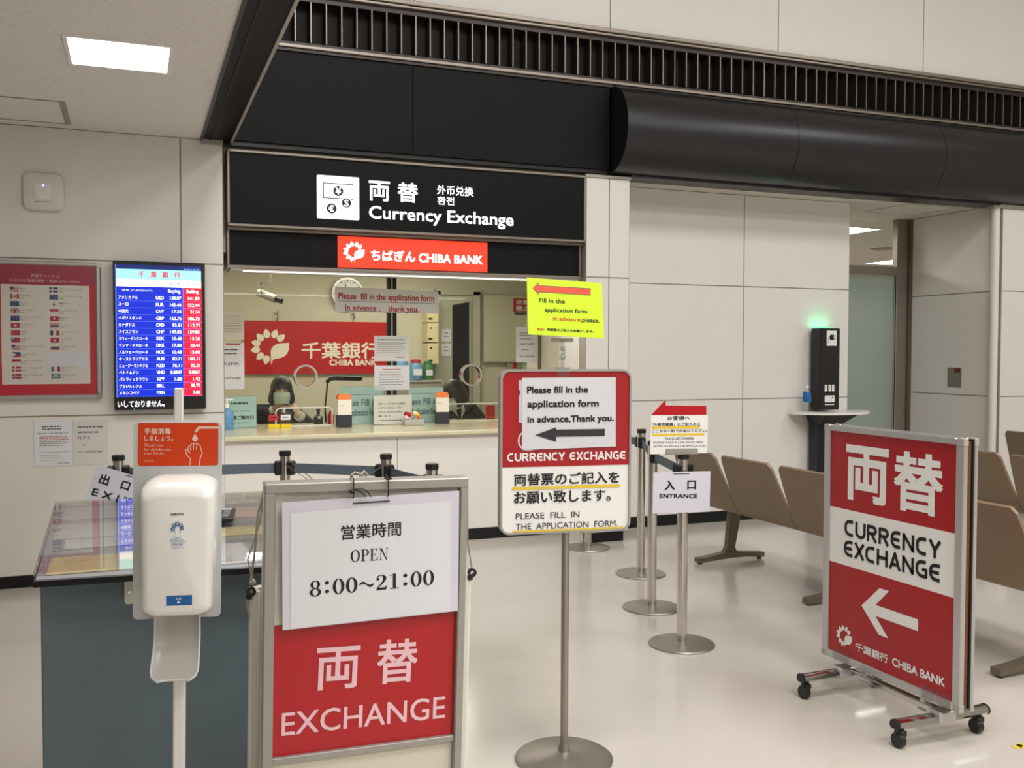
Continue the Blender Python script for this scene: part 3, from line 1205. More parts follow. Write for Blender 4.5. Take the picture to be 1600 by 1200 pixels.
slip_box(1.505, 7.42, 'orange-topped white and navy box before the large teal sign')
slip_box(2.335, 7.52, 'orange-topped white and navy box in front of the second clerk', -12)

t = thing('candy_box', 'small clear box of pink and yellow sweets before the white counter notice', 'box', (2.055, 7.43, CT))
b = MB()
b.box(-0.07, 0.09, -0.04, 0.04, 0, 0.045, 'tray_plastic', 0.004)
b.build('tray', t)
b = MB()
for i, (x, z, c) in enumerate(((-0.05, 0.06, 'sheet_pink'), (-0.02, 0.085, 'ink_red'), (0.01, 0.07, 'sheet_pink'), (0.04, 0.085, 'yellow_base'), (0.06, 0.06, 'box_orange'), (-0.045, 0.09, 'ink_red'), (0.02, 0.095, 'sheet_yellow'))):
    b.lathe([(0, -0.02), (0.016, -0.012), (0.02, 0), (0.016, 0.012), (0, 0.02)], c, (x, -0.01 + 0.012 * (i % 3), z), 10)
o = b.build('sweets', t, 60, kind='stuff')

for i, (x, m, lb) in enumerate(((0.982, 'red_box', 'little acrylic stand with red card on the counter'), (1.072, 'paper', 'little acrylic stand with white card on the counter'))):
    t = thing('card_stand', lb, 'card stand', (x, 7.50, CT))
    b = MB()
    b.box(-0.042, 0.042, -0.03, 0.03, 0, 0.028, 'yellow_base', 0.003)
    b.build('base', t)
    b = MB()
    b.box(-0.036, 0.036, -0.002, 0.0, 0.06, 0.10, m)
    b.rect(-0.022, 0.078, 0.022, 0.084, 'ink', -0.004)
    b.build('card', t)
    b = MB()
    b.box(-0.04, 0.04, -0.006, 0.004, 0.028, 0.125, 'acrylic')
    b.build('sleeve', t)

t = thing('pump_bottle', 'blue and white hand gel bottle at the left end of the counter', 'bottle', (0.635, 7.45, CT))
b = MB()
b.lathe([(0.0, 0), (0.045, 0.0), (0.048, 0.01), (0.048, 0.13), (0.03, 0.155), (0.016, 0.165)], 'blue_soft', n=18)
b.build('body', t, 40)
b = MB()
b.lathe([(0.016, 0.165), (0.016, 0.19), (0.007, 0.192), (0.007, 0.22)], 'white_plastic', n=12)
b.box(-0.012, 0.045, -0.008, 0.008, 0.22, 0.232, 'white_plastic', 0.003)
b.build('pump', t, 40)


def shield(x0, x1, y, h, lb):
    """low acrylic hatch screen with bright edges"""
    t = thing('hatch_screen', lb, 'screen', ((x0 + x1) / 2, y, CT))
    w = (x1 - x0) / 2
    b = MB()
    b.box(-w, w, -0.003, 0.003, 0.0, h, 'acrylic')
    b.build('pane', t)
    b = MB()
    pth = [(-w, 0, 0.0), (-w, 0, h - 0.03), (-w + 0.01, 0, h - 0.01), (-w + 0.03, 0, h), (w - 0.03, 0, h), (w, 0, h - 0.01), (w, 0, 0)]
    b.tube(pth, 0.006, 'white_plastic', 6)
    b.tube([(-w, -0.03, 0.003), (w, -0.03, 0.003)], 0.005, 'white_plastic', 6)
    b.build('edge', t, 40)


shield(1.02, 1.46, 7.66, 0.142, 'low clear hatch screen with white edge in front of the masked clerk')
shield(2.40, 2.93, 7.74, 0.145, 'low clear hatch screen with white edge in front of the bent clerk')
t = thing('red_stamp_box', 'bright red upright box at the right end of the counter', 'box', (2.855, 7.80, CT))
b = MB()
b.box(-0.035, 0.035, -0.03, 0.03, 0, 0.125, 'red_box', 0.004)
b.build('case', t)
b = MB()
b.rect(-0.02, 0.02, 0.02, 0.024, 'sheet_pink', -0.031)
b.build('lettering', t)
t = thing('red_bottle', 'small red bottle beside the large teal sign on the counter', 'bottle', (1.465, 7.74, CT))
b = MB()
b.lathe([(0, 0), (0.026, 0), (0.026, 0.075), (0.014, 0.09), (0.014, 0.105), (0, 0.105)], 'red_box', n=14)
b.build('body', t, 40)
t = thing('stamp_holder', 'dark stamp rack standing next to the small red bottle', 'stamp rack', (1.375, 7.80, CT))
b = MB()
b.lathe([(0, 0), (0.04, 0), (0.036, 0.06), (0.012, 0.075), (0.014, 0.10), (0.018, 0.12), (0.0, 0.13)], 'black_plastic', n=14)
b.build('rack', t, 40)
b = MB()
b.disc((0, 0.055), 0.012, 'paper', -0.041, 10)
b.build('tag', t)

# desk behind the glass with a black lamp
b = MB()
b.box(0.5, 3.6, 7.98, 8.28, 0.70, 0.725, 'desk_grey')
b.box(0.5, 3.6, 7.97, 7.99, 0.0, 0.80, 'desk_grey')
o = b.build('clerk_desk')
tag(o, 'long grey work desk hidden behind the counter under the clerks', 'desk')
t = thing('desk_lamp', 'black desk lamp with a long flat head behind the teal sign', 'desk lamp', (1.50, 8.12, 0.7255))
b = MB()
b.lathe([(0.0, 0), (0.07, 0), (0.07, 0.012), (0.012, 0.02)], 'black_plastic', n=20)
b.build('base', t, 40)
b = MB()
b.tube([(0, 0, 0.015), (-0.012, 0, 0.22), (0.012, 0, 0.43)], 0.007, 'black_plastic', 8)
b.build('arm', t, 40)
b = MB()
b.tube([(0.0, 0, 0.43), (0.035, 0, 0.462), (0.07, 0, 0.468), (0.29, 0, 0.462), (0.305, 0, 0.455)], [0.016, 0.02, 0.022, 0.022, 0.014], 'black_gloss', 10)
b.build('head', t, 40)

# goods on a shelf behind the right pane
t = thing('side_shelf', 'low grey shelf unit with small goods beside the dark rear door', 'shelf', (2.86, 10.1, 0))
b = MB()
b.box(-0.28, 0.22, -0.14, 0.26, 0.0, 1.09, 'wall_gap', 0.004)
b.build('body', t)
b = MB()
b.box(-0.30, 0.24, -0.15, 0.26, 1.09, 1.11, 'trim_grey')
b.build('top', t)
for i, (x, y, r, h, m, m2, lb) in enumerate(((2.66, 10.05, 0.075, 0.26, 'blue_soft', 'charcoal', 'blue bottle with dark cap on the side shelf'), (2.815, 10.02, 0.075, 0.22, 'blue_soft', 'flag_red', 'blue tub with red lid on the side shelf'), (2.98, 10.12, 0.06, 0.20, 'green_soft', 'green_soft', 'green jar on the side shelf'))):
    t = thing('goods_jar', lb, 'jar', (x, y, 1.11))
    b = MB()
    b.lathe([(0, 0), (r, 0), (r * 1.05, 0.02), (r, h * 0.7), (r * 0.7, h * 0.85)], m, n=16)
    b.build('body', t, 40)
    b = MB()
    b.lathe([(r * 0.75, h * 0.85), (r * 0.75, h), (0, h + 0.01)], m2, n=16)
    b.build('cap', t, 40)
    b = MB()
    b.box(-r * 0.6, r * 0.6, -r * 1.06, -r * 0.8, h * 0.25, h * 0.55, 'paper')
    b.build('sticker', t)

# leaflet pocket on the return wall at the right of the window
t = thing('leaflet_pocket', 'clear pocket of printed leaflets on the return wall beside the pier', 'leaflet holder', (3.272, 6.99, 1.40), -90)
b = MB()
b.box(-0.11, 0.11, -0.03, -0.004, -0.17, 0.2, 'paper_warm')
b.rect(-0.10, 0.08, 0.10, 0.11, 'scr_navy', -0.0312)
b.rect(-0.10, 0.12, 0.10, 0.18, 'sheet_yellow', -0.0312)
lines(b, -0.07, 0.07, [0.03, -0.02, -0.05, -0.08], 'ink_grey', 0.004, -0.0312)
b.build('leaflets', t)
b = MB()
b.box(-0.12, 0.12, -0.04, -0.036, -0.19, 0.06, 'acrylic')
b.box(-0.12, 0.12, -0.004, 0.0, -0.19, 0.22, 'acrylic')
b.build('pocket', t)

# ------------------------------------------------------------------ things on the left wall
t = thing('access_point', 'white rounded wireless access point with blue light high on the left wall', 'wireless router', (-0.497, FY - 0.001, 2.365))
b = MB()
b.loft([[(u, y, v) for u, v in rrect(-k, -k, k, k, r)] for y, k, r in ((0.0, 0.112, 0.045), (-0.02, 0.114, 0.045), (-0.034, 0.106, 0.042), (-0.040, 0.085, 0.03))], 'offwhite')
b.build('case', t, 40)
b = MB()
b.poly(rrect(-0.042, -0.045, 0.042, 0.045, 0.012), 'white_plastic', -0.0405)
lines(b, -0.042, 0.042, [-0.062], 'ink_grey', 0.005, -0.0405, 0.05)
b.build('cover_plate', t)
b = MB()
b.disc((0.0, 0.036), 0.006, 'blue_led', -0.0415, 12)
b.build('indicator_light', t)

# currency poster in a rounded frame
t = thing('poster_frame', 'red framed poster listing currencies with rows of little flags', 'poster', (-0.51, FY - 0.003, 1.54))
b = MB()
b.box(-0.322, 0.30, -0.022, 0.002, -0.39, 0.40, 'poster_red')
b.rect(-0.322, 0.275, 0.288, 0.392, 'poster_pink', -0.0225)
b.rect(-0.222, -0.320, 0.256, 0.272, 'paper_warm', -0.0230)
b.text('外貨キャッシュ', -0.0614, 0.3151, 0.1525, 0.0230, m='pink_letter', y=-0.0235)
b.text('当店のお取扱通貨一覧表', -0.1767, 0.2863, 0.2597, 0.0203, m='pink_letter', y=-0.0235)
b.text('(紙幣のみ取扱)', 0.0869, 0.2866, 0.1181, 0.0150, m='pink_letter', y=-0.0235)
FYY = -0.0235


def flag(b, u, v, kind):
    w, h = 0.0475, 0.0295
    R = lambda a0, c0, a1, c1, m, k=0: b.rect(u + a0 * w, v + c0 * h, u + a1 * w, v + c1 * h, m, FYY - 0.0004 * k)
    base = {'USD': 'flag_white', 'CAD': 'flag_white', 'EUR': 'flag_blue', 'GBP': 'flag_blue', 'AUD': 'flag_blue', 'CHF': 'flag_red', 'CNY': 'flag_red', 'TWD': 'flag_red', 'MYR': 'flag_white', 'PHP': 'flag_white', 'IDR': 'flag_white', 'DKK': 'flag_red', 'NOK': 'flag_red',
            'SEK': 'flag_blue', 'NZD': 'flag_blue', 'KRW': 'flag_white', 'SGD': 'flag_white', 'HKD': 'flag_red', 'THB': 'flag_white', 'XPF': 'flag_white', 'VND': 'flag_red', 'RUB': 'flag_white', 'MXN': 'flag_white', 'BRL': 'flag_teal'}[kind]
    R(0, 0, 1, 1, base)
    if kind in ('USD', 'MYR'):
        for i in range(4):
            R(0, i * 0.26, 1, i * 0.26 + 0.13, 'flag_red', 1)
        R(0, 0.46, 0.42, 1, 'flag_blue', 2)
    elif kind == 'CAD':
        R(0, 0, 0.25, 1, 'flag_red', 1), R(0.75, 0, 1, 1, 'flag_red', 1)
        b.disc((u + w / 2, v + h / 2), h * 0.25, 'flag_red', FYY - 0.0004, 8)
    elif kind == 'EUR':
        for i in range(8):
            a = PI * i / 4
            b.disc((u + w / 2 + h * 0.3 * math.cos(a), v + h / 2 + h * 0.3 * math.sin(a)), 0.0013, 'yellow_base', FYY - 0.0004, 6)
    elif kind == 'GBP':
        b.stroke([(u, v), (u + w, v + h)], 0.005, 'flag_white', FYY - 0.0004)
        b.stroke([(u, v + h), (u + w, v)], 0.005, 'flag_white', FYY - 0.0004)
        R(0.38, 0, 0.62, 1, 'flag_white', 2), R(0, 0.33, 1, 0.67, 'flag_white', 2)
        R(0.44, 0, 0.56, 1, 'flag_red', 3), R(0, 0.42, 1, 0.58, 'flag_red', 3)
    elif kind in ('AUD', 'NZD'):
        R(0.05, 0.72, 0.45, 0.82, 'flag_red', 1), R(0.2, 0.55, 0.3, 1, 'flag_red', 1)
        for px, pz in ((0.7, 0.8), (0.82, 0.55), (0.7, 0.25), (0.6, 0.5)):
            b.disc((u + px * w, v + pz * h), 0.0016, 'flag_white', FYY - 0.0004, 6)
    elif kind == 'CHF':
        R(0.44, 0.2, 0.56, 0.8, 'flag_white', 1), R(0.31, 0.41, 0.69, 0.59, 'flag_white', 1)
    elif kind == 'CNY':
        b.disc((u + w * 0.2, v + h * 0.72), 0.003, 'yellow_base', FYY - 0.0004, 6)
    elif kind == 'TWD':
        R(0, 0.5, 0.5, 1, 'flag_blue', 1)
        b.disc((u + w * 0.25, v + h * 0.75), 0.004, 'flag_white', FYY - 0.0008, 8)
    elif kind == 'PHP':
        b.poly([(u, v + h), (u + w, v + h), (u + w, v + h / 2), (u + w * 0.55, v + h / 2)], 'flag_blue', FYY - 0.0004)
        b.poly([(u, v), (u + w, v), (u + w, v + h / 2), (u + w * 0.55, v + h / 2)], 'flag_red', FYY - 0.0004)
    elif kind in ('IDR', 'SGD'):
        R(0, 0.5, 1, 1, 'flag_red', 1)
    elif kind in ('DKK', 'NOK', 'SEK'):
        c = 'flag_white'
        R(0.3, 0, 0.44, 1, c, 1), R(0, 0.4, 1, 0.6, c, 1)
        if kind == 'NOK':
            R(0.34, 0, 0.40, 1, 'flag_blue', 2), R(0, 0.46, 1, 0.54, 'flag_blue', 2)
    elif kind == 'KRW':
        b.disc((u + w / 2, v + h / 2), h * 0.24, 'flag_red', FYY - 0.0004, 12)
        b.poly([(u + w / 2 - h * 0.24, v + h / 2), (u + w / 2 + h * 0.24, v + h / 2), (u + w / 2 + h * 0.12, v + h * 0.29), (u + w / 2 - h * 0.12, v + h * 0.29)], 'flag_blue', FYY - 0.0008)
    elif kind in ('HKD', 'VND'):
        b.disc((u + w / 2, v + h / 2), h * 0.2, 'flag_white', FYY - 0.0004, 10)
    elif kind == 'THB':
        R(0, 0.36, 1, 0.64, 'flag_blue', 1), R(0, 0, 1, 0.16, 'flag_red', 1), R(0, 0.84, 1, 1, 'flag_red', 1)
    elif kind in ('XPF', 'MXN'):
        R(0, 0, 0.33, 1, 'flag_blue' if kind == 'XPF' else 'flag_teal', 1), R(0.67, 0, 1, 1, 'flag_red', 1)
    elif kind == 'RUB':
        R(0, 0.33, 1, 0.67, 'flag_blue', 1), R(0, 0, 1, 0.33, 'flag_red', 1)
    elif kind == 'BRL':
        b.poly([(u + w * 0.1, v + h / 2), (u + w / 2, v + h * 0.1), (u + w * 0.9, v + h / 2), (u + w / 2, v + h * 0.9)], 'flag_white', FYY - 0.0004)
        b.disc((u + w / 2, v + h / 2), h * 0.2, 'flag_blue', FYY - 0.0008, 10)


LEFT = [('USD', '米ドル'), ('CAD', 'カナダドル'), ('EUR', 'ユーロ'), ('GBP', 'イギリスポンド'), ('AUD', 'オーストラリアドル'), ('CHF', 'スイスフラン'), ('CNY', '中国元'), ('TWD', '台湾ドル'), ('MYR', 'マレーシアリンギット'), ('PHP', 'フィリピンペソ'), ('IDR', 'インドネシアルピア'), ('DKK', 'デンマーククローネ'), ('NOK', 'ノルウェークローネ')]
RIGHT = [('SEK', 'スウェーデンクローネ'), ('NZD', 'ニュージーランドドル'), ('KRW', '韓国ウォン'), ('SGD', 'シンガポールドル'), ('HKD', '香港ドル'), ('THB', 'タイバーツ'), ('XPF', 'パシフィックフラン'), ('VND', 'ベトナムドン'), ('RUB', 'ロシアルーブル'), None, None, ('MXN', 'メキシコペソ'), ('BRL', 'ブラジルレアル')]
for col, u0, lst in ((0, -0.174, LEFT), (1, 0.036, RIGHT)):
    for i, it in enumerate(lst):
        if it is None:
            continue
        v = 0.229 - i * 0.0430
        flag(b, u0 + 0.0005 * i, v, it[0])
        n = len(it[1])
        b.text(it[1], u0 + 0.053, v + 0.015, min(0.0125 * n, 0.125), 0.0112, m='ink_soft', y=FYY)
        b.text(it[0], u0 + 0.053, v + 0.002, 0.026, 0.008, m='ink_grey', y=FYY)
b.rect(0.028, -0.215, 0.232, -0.130, 'paper', FYY - 0.0006)
b.build('sheet', t)
b = MB()
fr = 0.024
for x0, x1, z0, z1 in ((-0.33, 0.322, 0.39, 0.415), (-0.33, 0.322, -0.41, -0.385), (0.290, 0.322, -0.385, 0.39), (-0.352, -0.318, -0.385, 0.39)):
    b.box(x0, x1, -0.034, 0.002, z0, z1, 'alu', 0.008)
for sx, sz in ((0.308, 0.401), (0.308, -0.397)):
    b.lathe([(0.0165, -0.0345), (0.0165, 0.002)], 'chrome', (sx, 0, sz), 16, 'y')
b.build('frame', t, 30)
b = MB()
b.box(-0.322, 0.30, -0.028, -0.026, -0.39, 0.40, 'poster_glass')
b.build('cover', t)

# exchange-rate screen
t = thing('rate_display', 'upright black monitor showing blue and red exchange rate table', 'screen', (0.147, 6.33, 1.513))
b = MB()
b.box(-0.267, 0.266, 0.0, 0.05, -0.456, 0.456, 'black_plastic', 0.004)
b.box(-0.18, 0.18, 0.05, 0.068, -0.2, 0.2, 'black_plastic')
b.build('case', t)
b = MB()
Y0 = -0.0008
b.rect(-0.250, 0.4065, 0.2425, 0.434, 'scr_navy', Y0)
b.rect(-0.250, 0.345, 0.2425, 0.4065, 'scr_cyan', Y0)
b.rect(-0.250, 0.300, 0.2425, 0.345, 'scr_white', Y0)
b.rect(-0.250, -0.375, 0.135, 0.300, 'scr_blue', Y0)
b.rect(0.135, -0.375, 0.2445, 0.300, 'scr_red', Y0)
b.rect(-0.254, -0.377, -0.249, 0.434, 'scr_line', Y0 - 0.0002)
b.rect(0.133, -0.375, 0.136, 0.300, 'scr_line', Y0 - 0.0002)

for i, ch in enumerate('千葉銀行'):
    b.text(ch, -0.122 + i * 0.069, 0.3592, 0.0345, 0.0352, m='scr_pink', y=Y0 - 0.001, bold=0.001)
b.text('(外貨→円貨)', 0.035, 0.313, 0.085, 0.017, m='ink_soft', y=Y0 - 0.001)
b.text('(円貨→外貨)', 0.142, 0.313, 0.090, 0.017, m='ink_red', y=Y0 - 0.001)
lines(b, 0.140, 0.235, [0.415], 'scr_line', 0.006, Y0 - 0.001, 0.02)
b.text('通貨 (CURRENCY)', -0.2187, 0.269, 0.175, 0.0157, m='scr_white', y=Y0 - 0.001)
b.text('Buying', 0.0481, 0.2684, 0.0717, 0.0205, m='scr_white', y=Y0 - 0.001, bold=0.0006)
b.text('Selling', 0.1554, 0.2674, 0.0727, 0.0205, m='scr_white', y=Y0 - 0.001, bold=0.0006)
RATES = [('アメリカドル', 'USD', '138.07', '141.89'), ('ユーロ', 'EUR', '145.44', '152.44'), ('中国元', 'CNY', '17.34', '21.34'), ('イギリスポンド', 'GBP', '162.75', '186.75'), ('カナダドル', 'CAD', '93.51', '112.71'), ('スイスフラン', 'CHF', '149.82', '159.82'), ('スウェーデンクローネ', 'SEK', '10.48', '15.28'), ('デンマーククローネ', 'DKK', '17.84', '22.44'), ('ノルウェークローネ', 'NOK', '10.48', '15.08'), ('オーストラリアドル', 'AUD', '83.71', '103.11'), ('ニュージーランドドル', 'NZD', '76.11', '93.51'), ('ベトナムドン', 'VND', '0.0047', '0.0067'), ('パシフィックフラン', 'XPF', '1.08', '1.42'), ('ブラジルレアル', 'BRL', '', '38.75'), ('メキシコペソ', 'MXN', '', '9.80')]
for i, (jp, code, buy, sell) in enumerate(RATES):
    v = 0.2235 - i * 0.04175
    b.rect(-0.250, v - 0.0112, 0.2445, v - 0.0098, 'scr_line', Y0 - 0.0004)
    b.text(jp, -0.238, v, min(0.0185 * len(jp), 0.165), 0.0205, m='scr_white', y=Y0 - 0.001, bold=0.0004)
    b.text(code, -0.0234, v + 0.001, 0.0451, 0.0195, m='scr_white', y=Y0 - 0.001, bold=0.0006)
    for s, r in ((buy, 0.124), (sell, 0.2315)):
        if s:
            wd_ = 0.0121 * (len(s) - 1) + 0.006
            b.text(s, r - wd_, v + 0.001, wd_, 0.0195, m='scr_white', y=Y0 - 0.001, bold=0.0006)
b.text('いしておりません。', -0.248, -0.4372, 0.2685, 0.0378, m='scr_white', y=Y0 - 0.001, bold=0.0008)
b.disc((-0.155, -0.4505), 0.003, 'scr_white', Y0 - 0.001, 8)
b.build('screen', t)

# two sheets under the poster
t = thing('wall_notice', 'white printed notice with red lines on the left wall, nearer the poster edge', 'notice', (-0.465, FY - 0.002, 0.865))
b = MB()
b.box(-0.105, 0.104, -0.001, 0.002, -0.141, 0.135, 'paper')
lines(b, -0.06, 0.05, [0.098, 0.083], 'ink_soft', 0.007, -0.0016, 0.05)
lines(b, -0.085, 0.085, [0.058], 'ink_grey', 0.004, -0.0016)
lines(b, -0.075, 0.085, [0.036, 0.027, 0.018], 'ink_red', 0.004, -0.0016, 0.05)
lines(b, -0.075, 0.085, [0.005, -0.006, -0.017], 'ink_grey', 0.004, -0.0016)
b.rect(-0.095, -0.058, 0.092, -0.056, 'ink_grey', -0.0016)
lines(b, -0.075, 0.06, [-0.075, -0.09, -0.105], 'clear_tag', 0.004, -0.0016)
lines(b, 0.02, 0.09, [-0.125], 'ink_soft', 0.004, -0.0016, 0.1)
b.build('sheet', t)
t = thing('wall_notice', 'white no-exchange notice on the left wall right of the printed one', 'notice', (-0.258, FY - 0.002, 0.865))
b = MB()
b.box(-0.099, 0.099, -0.001, 0.002, -0.141, 0.132, 'paper_grey')
lines(b, -0.07, 0.075, [0.09], 'ink_grey', 0.011, -0.0016, 0.05)
lines(b, -0.07, 0.05, [0.058], 'ink_grey', 0.009, -0.0016, 0.05)
b.text('N P R', -0.07, 0.016, 0.068, 0.018, m='ink_soft', y=-0.0016)
b.text('to', -0.045, -0.024, 0.018, 0.012, m='ink_grey', y=-0.0016)
b.text('Not', -0.07, -0.066, 0.028, 0.010, m='ink_grey', y=-0.0016)
b.text('exchange', -0.03, -0.066, 0.098, 0.014, m='ink_soft', y=-0.0016)
b.build('sheet', t)

# ------------------------------------------------------------------ writing desk
t = thing('writing_desk', 'blue-grey writing desk with glass top over application forms', 'desk', (0.2, 2.45, 0))
b = MB()
b.box(-0.376, 0.37, -0.395, 0.46, 0.0, 0.975, 'desk_blue', 0.003)
b.build('body', t)


def slab(b, k, z0, z1, m):
    q = [(-0.383 + k, -0.450 + k), (0.40 - k, -0.508 + k), (0.40 - k, 0.500 - k), (-0.410 + k, 0.482 - k)]
    b.loft([[(x, y, z) for x, y in q] for z in (z0, z1)], m)


b = MB()
slab(b, 0.0, 0.974, 0.985, 'black_base')
slab(b, 0.004, 0.985, 0.988, 'desk_grey')
b.build('table_top', t)
b = MB()
slab(b, 0.0, 0.995, 1.001, 'desk_glass')
b.build('glass_cover', t)
TOPS = [('form_sheet', 'yellow application form under the desk glass at the front left edge', -0.215, -0.335, 0.30, 0.165, 1, 'sheet_yellow'),
        ('form_sheet', 'white form under the desk glass just behind the yellow one', -0.20, -0.105, 0.30, 0.115, 2, 'paper'),
        ('form_sheet', 'wide white form under the desk glass near the left edge centre', -0.215, 0.058, 0.33, 0.195, 1, 'paper'),
        ('form_sheet', 'white form under the desk glass at the back left corner', -0.21, 0.33, 0.34, 0.21, 0, 'paper_film'),
        ('form_sheet', 'white form with red print under the desk glass in front of the calculator', -0.055, -0.335, 0.16, 0.22, 3, 'paper'),
        ('form_sheet', 'cream slip under the desk glass between two white forms', 0.11, -0.08, 0.26, 0.11, -2, 'sheet_yellow'),
        ('form_sheet', 'pink and white form under the desk glass at the back right', 0.12, 0.195, 0.40, 0.16, 1, 'sheet_pink')]
desk_m = t.matrix_world.copy()
for i, (n_, lb, x, y, w_, h_, r_, m_) in enumerate(TOPS):
    p = desk_m @ Vector((x, y, 0.989))
    q = thing(n_, lb, 'form', p, r_)
    b = MB()
    b.box(-w_ / 2, w_ / 2, -h_ / 2, h_ / 2, 0, 0.0008, m_)
    for k in range(int(h_ / 0.034)):
        yy = h_ / 2 - 0.022 - k * 0.034
        e = random.uniform(-0.1, 0.42) * w_
        b.add([(-w_ * 0.42, yy, 0.0012), (e, yy, 0.0012), (e, yy + 0.002, 0.0012), (-w_ * 0.42, yy + 0.002, 0.0012)], [(0, 1, 2, 3)], ('sheet_pink', 'ink_grey', 'clear_tag')[(k + i) % 3])
    b.build('sheet', q)
p = desk_m @ Vector((-0.02, 0.06, 1.0012))
q = thing('calculator', 'small dark calculator lying on the desk glass beside the dispenser', 'calculator', p, -8)
b = MB()
b.box(-0.05, 0.05, -0.075, 0.075, 0, 0.012, 'black_plastic', 0.003)
b.build('body', q)
b = MB()
b.box(-0.042, 0.042, 0.04, 0.066, 0.0125, 0.013, 'clear_tag')
b.build('display', q)
b = MB()
for i in range(4):
    for j in range(5):
        b.box(-0.042 + i * 0.022, -0.026 + i * 0.022, -0.068 + j * 0.02, -0.054 + j * 0.02, 0.012, 0.015, 'ink_grey')
b.build('keys', q)
q = thing('cane_holder', 'small off-white hook clipped to the front edge of the writing desk', 'hook', tuple(desk_m @ Vector((-0.215, -0.400, 0.942))))
b = MB()
b.prism(rrect(-0.0095, -0.026, 0.0095, 0.030, 0.007), -0.006, 0.004, 'offwhite')
b.build('bracket', q)
b = MB()
b.lathe([(0.0035, -0.009), (0.0035, -0.005)], 'chrome', (0, 0, -0.002), 12, 'y')
b.build('screw', q)

# ------------------------------------------------------------------ hand sanitizer stand
t = thing('sanitizer_stand', 'white hand sanitizer dispenser on a pole stand with orange notice', 'sanitizer dispenser', (0.064, 1.72, 1.133), -9.5, 0, -0.8)
b = MB()
b.prism(rrect(-0.071, -0.168, 0.0718, 0.1665, 0.008), 0.0, 0.006, 'grey_plastic')
board = b.build('board', t)
b = MB()
b.poly(rrect(-0.0635, 0.0925, 0.066, 0.165, 0.004), 'sanitizer_orange', -0.0006)
yy = -0.0012
b.text('手指消毒', -0.0534, 0.1463, 0.0423, 0.0098, m='peach', y=yy, bold=0.0003)
b.text('しましょう。', -0.0533, 0.1350, 0.0458, 0.0086, m='peach', y=yy, bold=0.0003)
b.text('Thank you', -0.0541, 0.1255, 0.0302, 0.0046, m='peach', y=yy)
b.text('for disinfecting', -0.0540, 0.1185, 0.0435, 0.0043, m='peach', y=yy)
b.text('your hands.', -0.0540, 0.1123, 0.0327, 0.0043, m='peach', y=yy)
b.text('SARAYA', -0.0540, 0.0996, 0.0149, 0.0021, m='peach', y=yy)
b.stroke([(0.066, 0.1574), (0.0345, 0.1574), (0.0285, 0.1498)], 0.0042, 'peach', yy)
dp = [(0.0279, 0.1476)] + [(0.0280 + 0.0047 * math.cos(math.radians(a)), 0.1382 + 0.0049 * math.sin(math.radians(a))) for a in range(20, -201, -20)]
b.poly(dp, 'peach', yy)
hand = [(0.0194, 0.0930), (0.0212, 0.1040), (0.0150, 0.1105), (0.0123, 0.1190), (0.0140, 0.1205), (0.0168, 0.1198), (0.0176, 0.1252), (0.0200, 0.1275), (0.0215, 0.1272), (0.0228, 0.1298), (0.0250, 0.1300), (0.0280, 0.1310), (0.0305, 0.1300), (0.0335, 0.1300), (0.0350, 0.1275), (0.0365, 0.1265), (0.0383, 0.1191), (0.0402, 0.1142), (0.0365, 0.1050), (0.0355, 0.0930)]
b.stroke(hand, 0.0014, 'peach', yy)
b.stroke([(0.0168, 0.1198), (0.0172, 0.1165), (0.0200, 0.1145), (0.0212, 0.1140)], 0.0014, 'peach', yy)
for x0, z0, z1 in ((0.0215, 0.127, 0.1185), (0.0262, 0.130, 0.1195), (0.0312, 0.130, 0.1195)):
    b.stroke([(x0, z0), (x0 - 0.0008, z1)], 0.0014, 'peach', yy)
b.build('notice', board, label='orange notice with white hand and tap drawing')
# dispenser body: rounded shell growing out of the board
b = MB()


DX = 0.009


def shell(k, top, bot, r):
    pts = []
    for i in range(7):
        a = math.radians(90 * i / 6)
        pts.append((DX + k - r + r * math.cos(a), top - r * 0.55 + r * 0.55 * math.sin(a)))
    for i in range(7):
        a = math.radians(90 + 90 * i / 6)
        pts.append((DX - k + r + r * math.cos(a), top - r * 0.55 + r * 0.55 * math.sin(a)))
    for i in range(7):
        a = math.radians(180 + 90 * i / 6)
        pts.append((DX - k * 0.955 + r * 0.9 + r * 0.9 * math.cos(a), bot + r * 0.5 + r * 0.5 * math.sin(a)))
    for i in range(7):
        a = math.radians(270 + 90 * i / 6)
        pts.append((DX + k * 0.955 - r * 0.9 + r * 0.9 * math.cos(a), bot + r * 0.5 + r * 0.5 * math.sin(a)))
    return pts


rings = []
for y, k, top, bot, r in ((0.0, 0.0575, 0.0785, -0.141, 0.034), (-0.030, 0.0580, 0.0790, -0.144, 0.034), (-0.060, 0.0582, 0.0745, -0.146, 0.032), (-0.072, 0.0565, 0.0660, -0.145, 0.030), (-0.079, 0.0520, 0.0570, -0.140, 0.026), (-0.082, 0.0450, 0.0500, -0.133, 0.022)):
    rings.append([(x, y, z) for x, z in shell(k, top, bot, r)])
b.loft(rings, 'white_plastic', False, True)
body = b.build('dispenser_body', t, 50)
b = MB()
yy = -0.0832
kx = 0.945
b.text('SARAYA', 0.0006, 0.0218, 0.0195, 0.0035, m='ink_soft', y=yy, bold=0.0002)
for i, (px, pz, r) in enumerate(((0.0, -0.006, 0.0028), (0.0052, -0.0085, 0.0026), (-0.005, -0.009, 0.0026), (0.007, -0.013, 0.0024), (-0.007, -0.0145, 0.0024))):
    for k in range(5):
        a = 2 * PI * k / 5 + i
        b.disc((px + 0.0106 + r * math.cos(a), pz + 0.0137 + r * math.sin(a)), r * 0.55, 'ink_blue', yy, 8)
b.stroke([(0.0049, -0.0015), (0.0077, -0.0053), (0.0068, -0.0091)], 0.0006, 'ink_blue', yy)
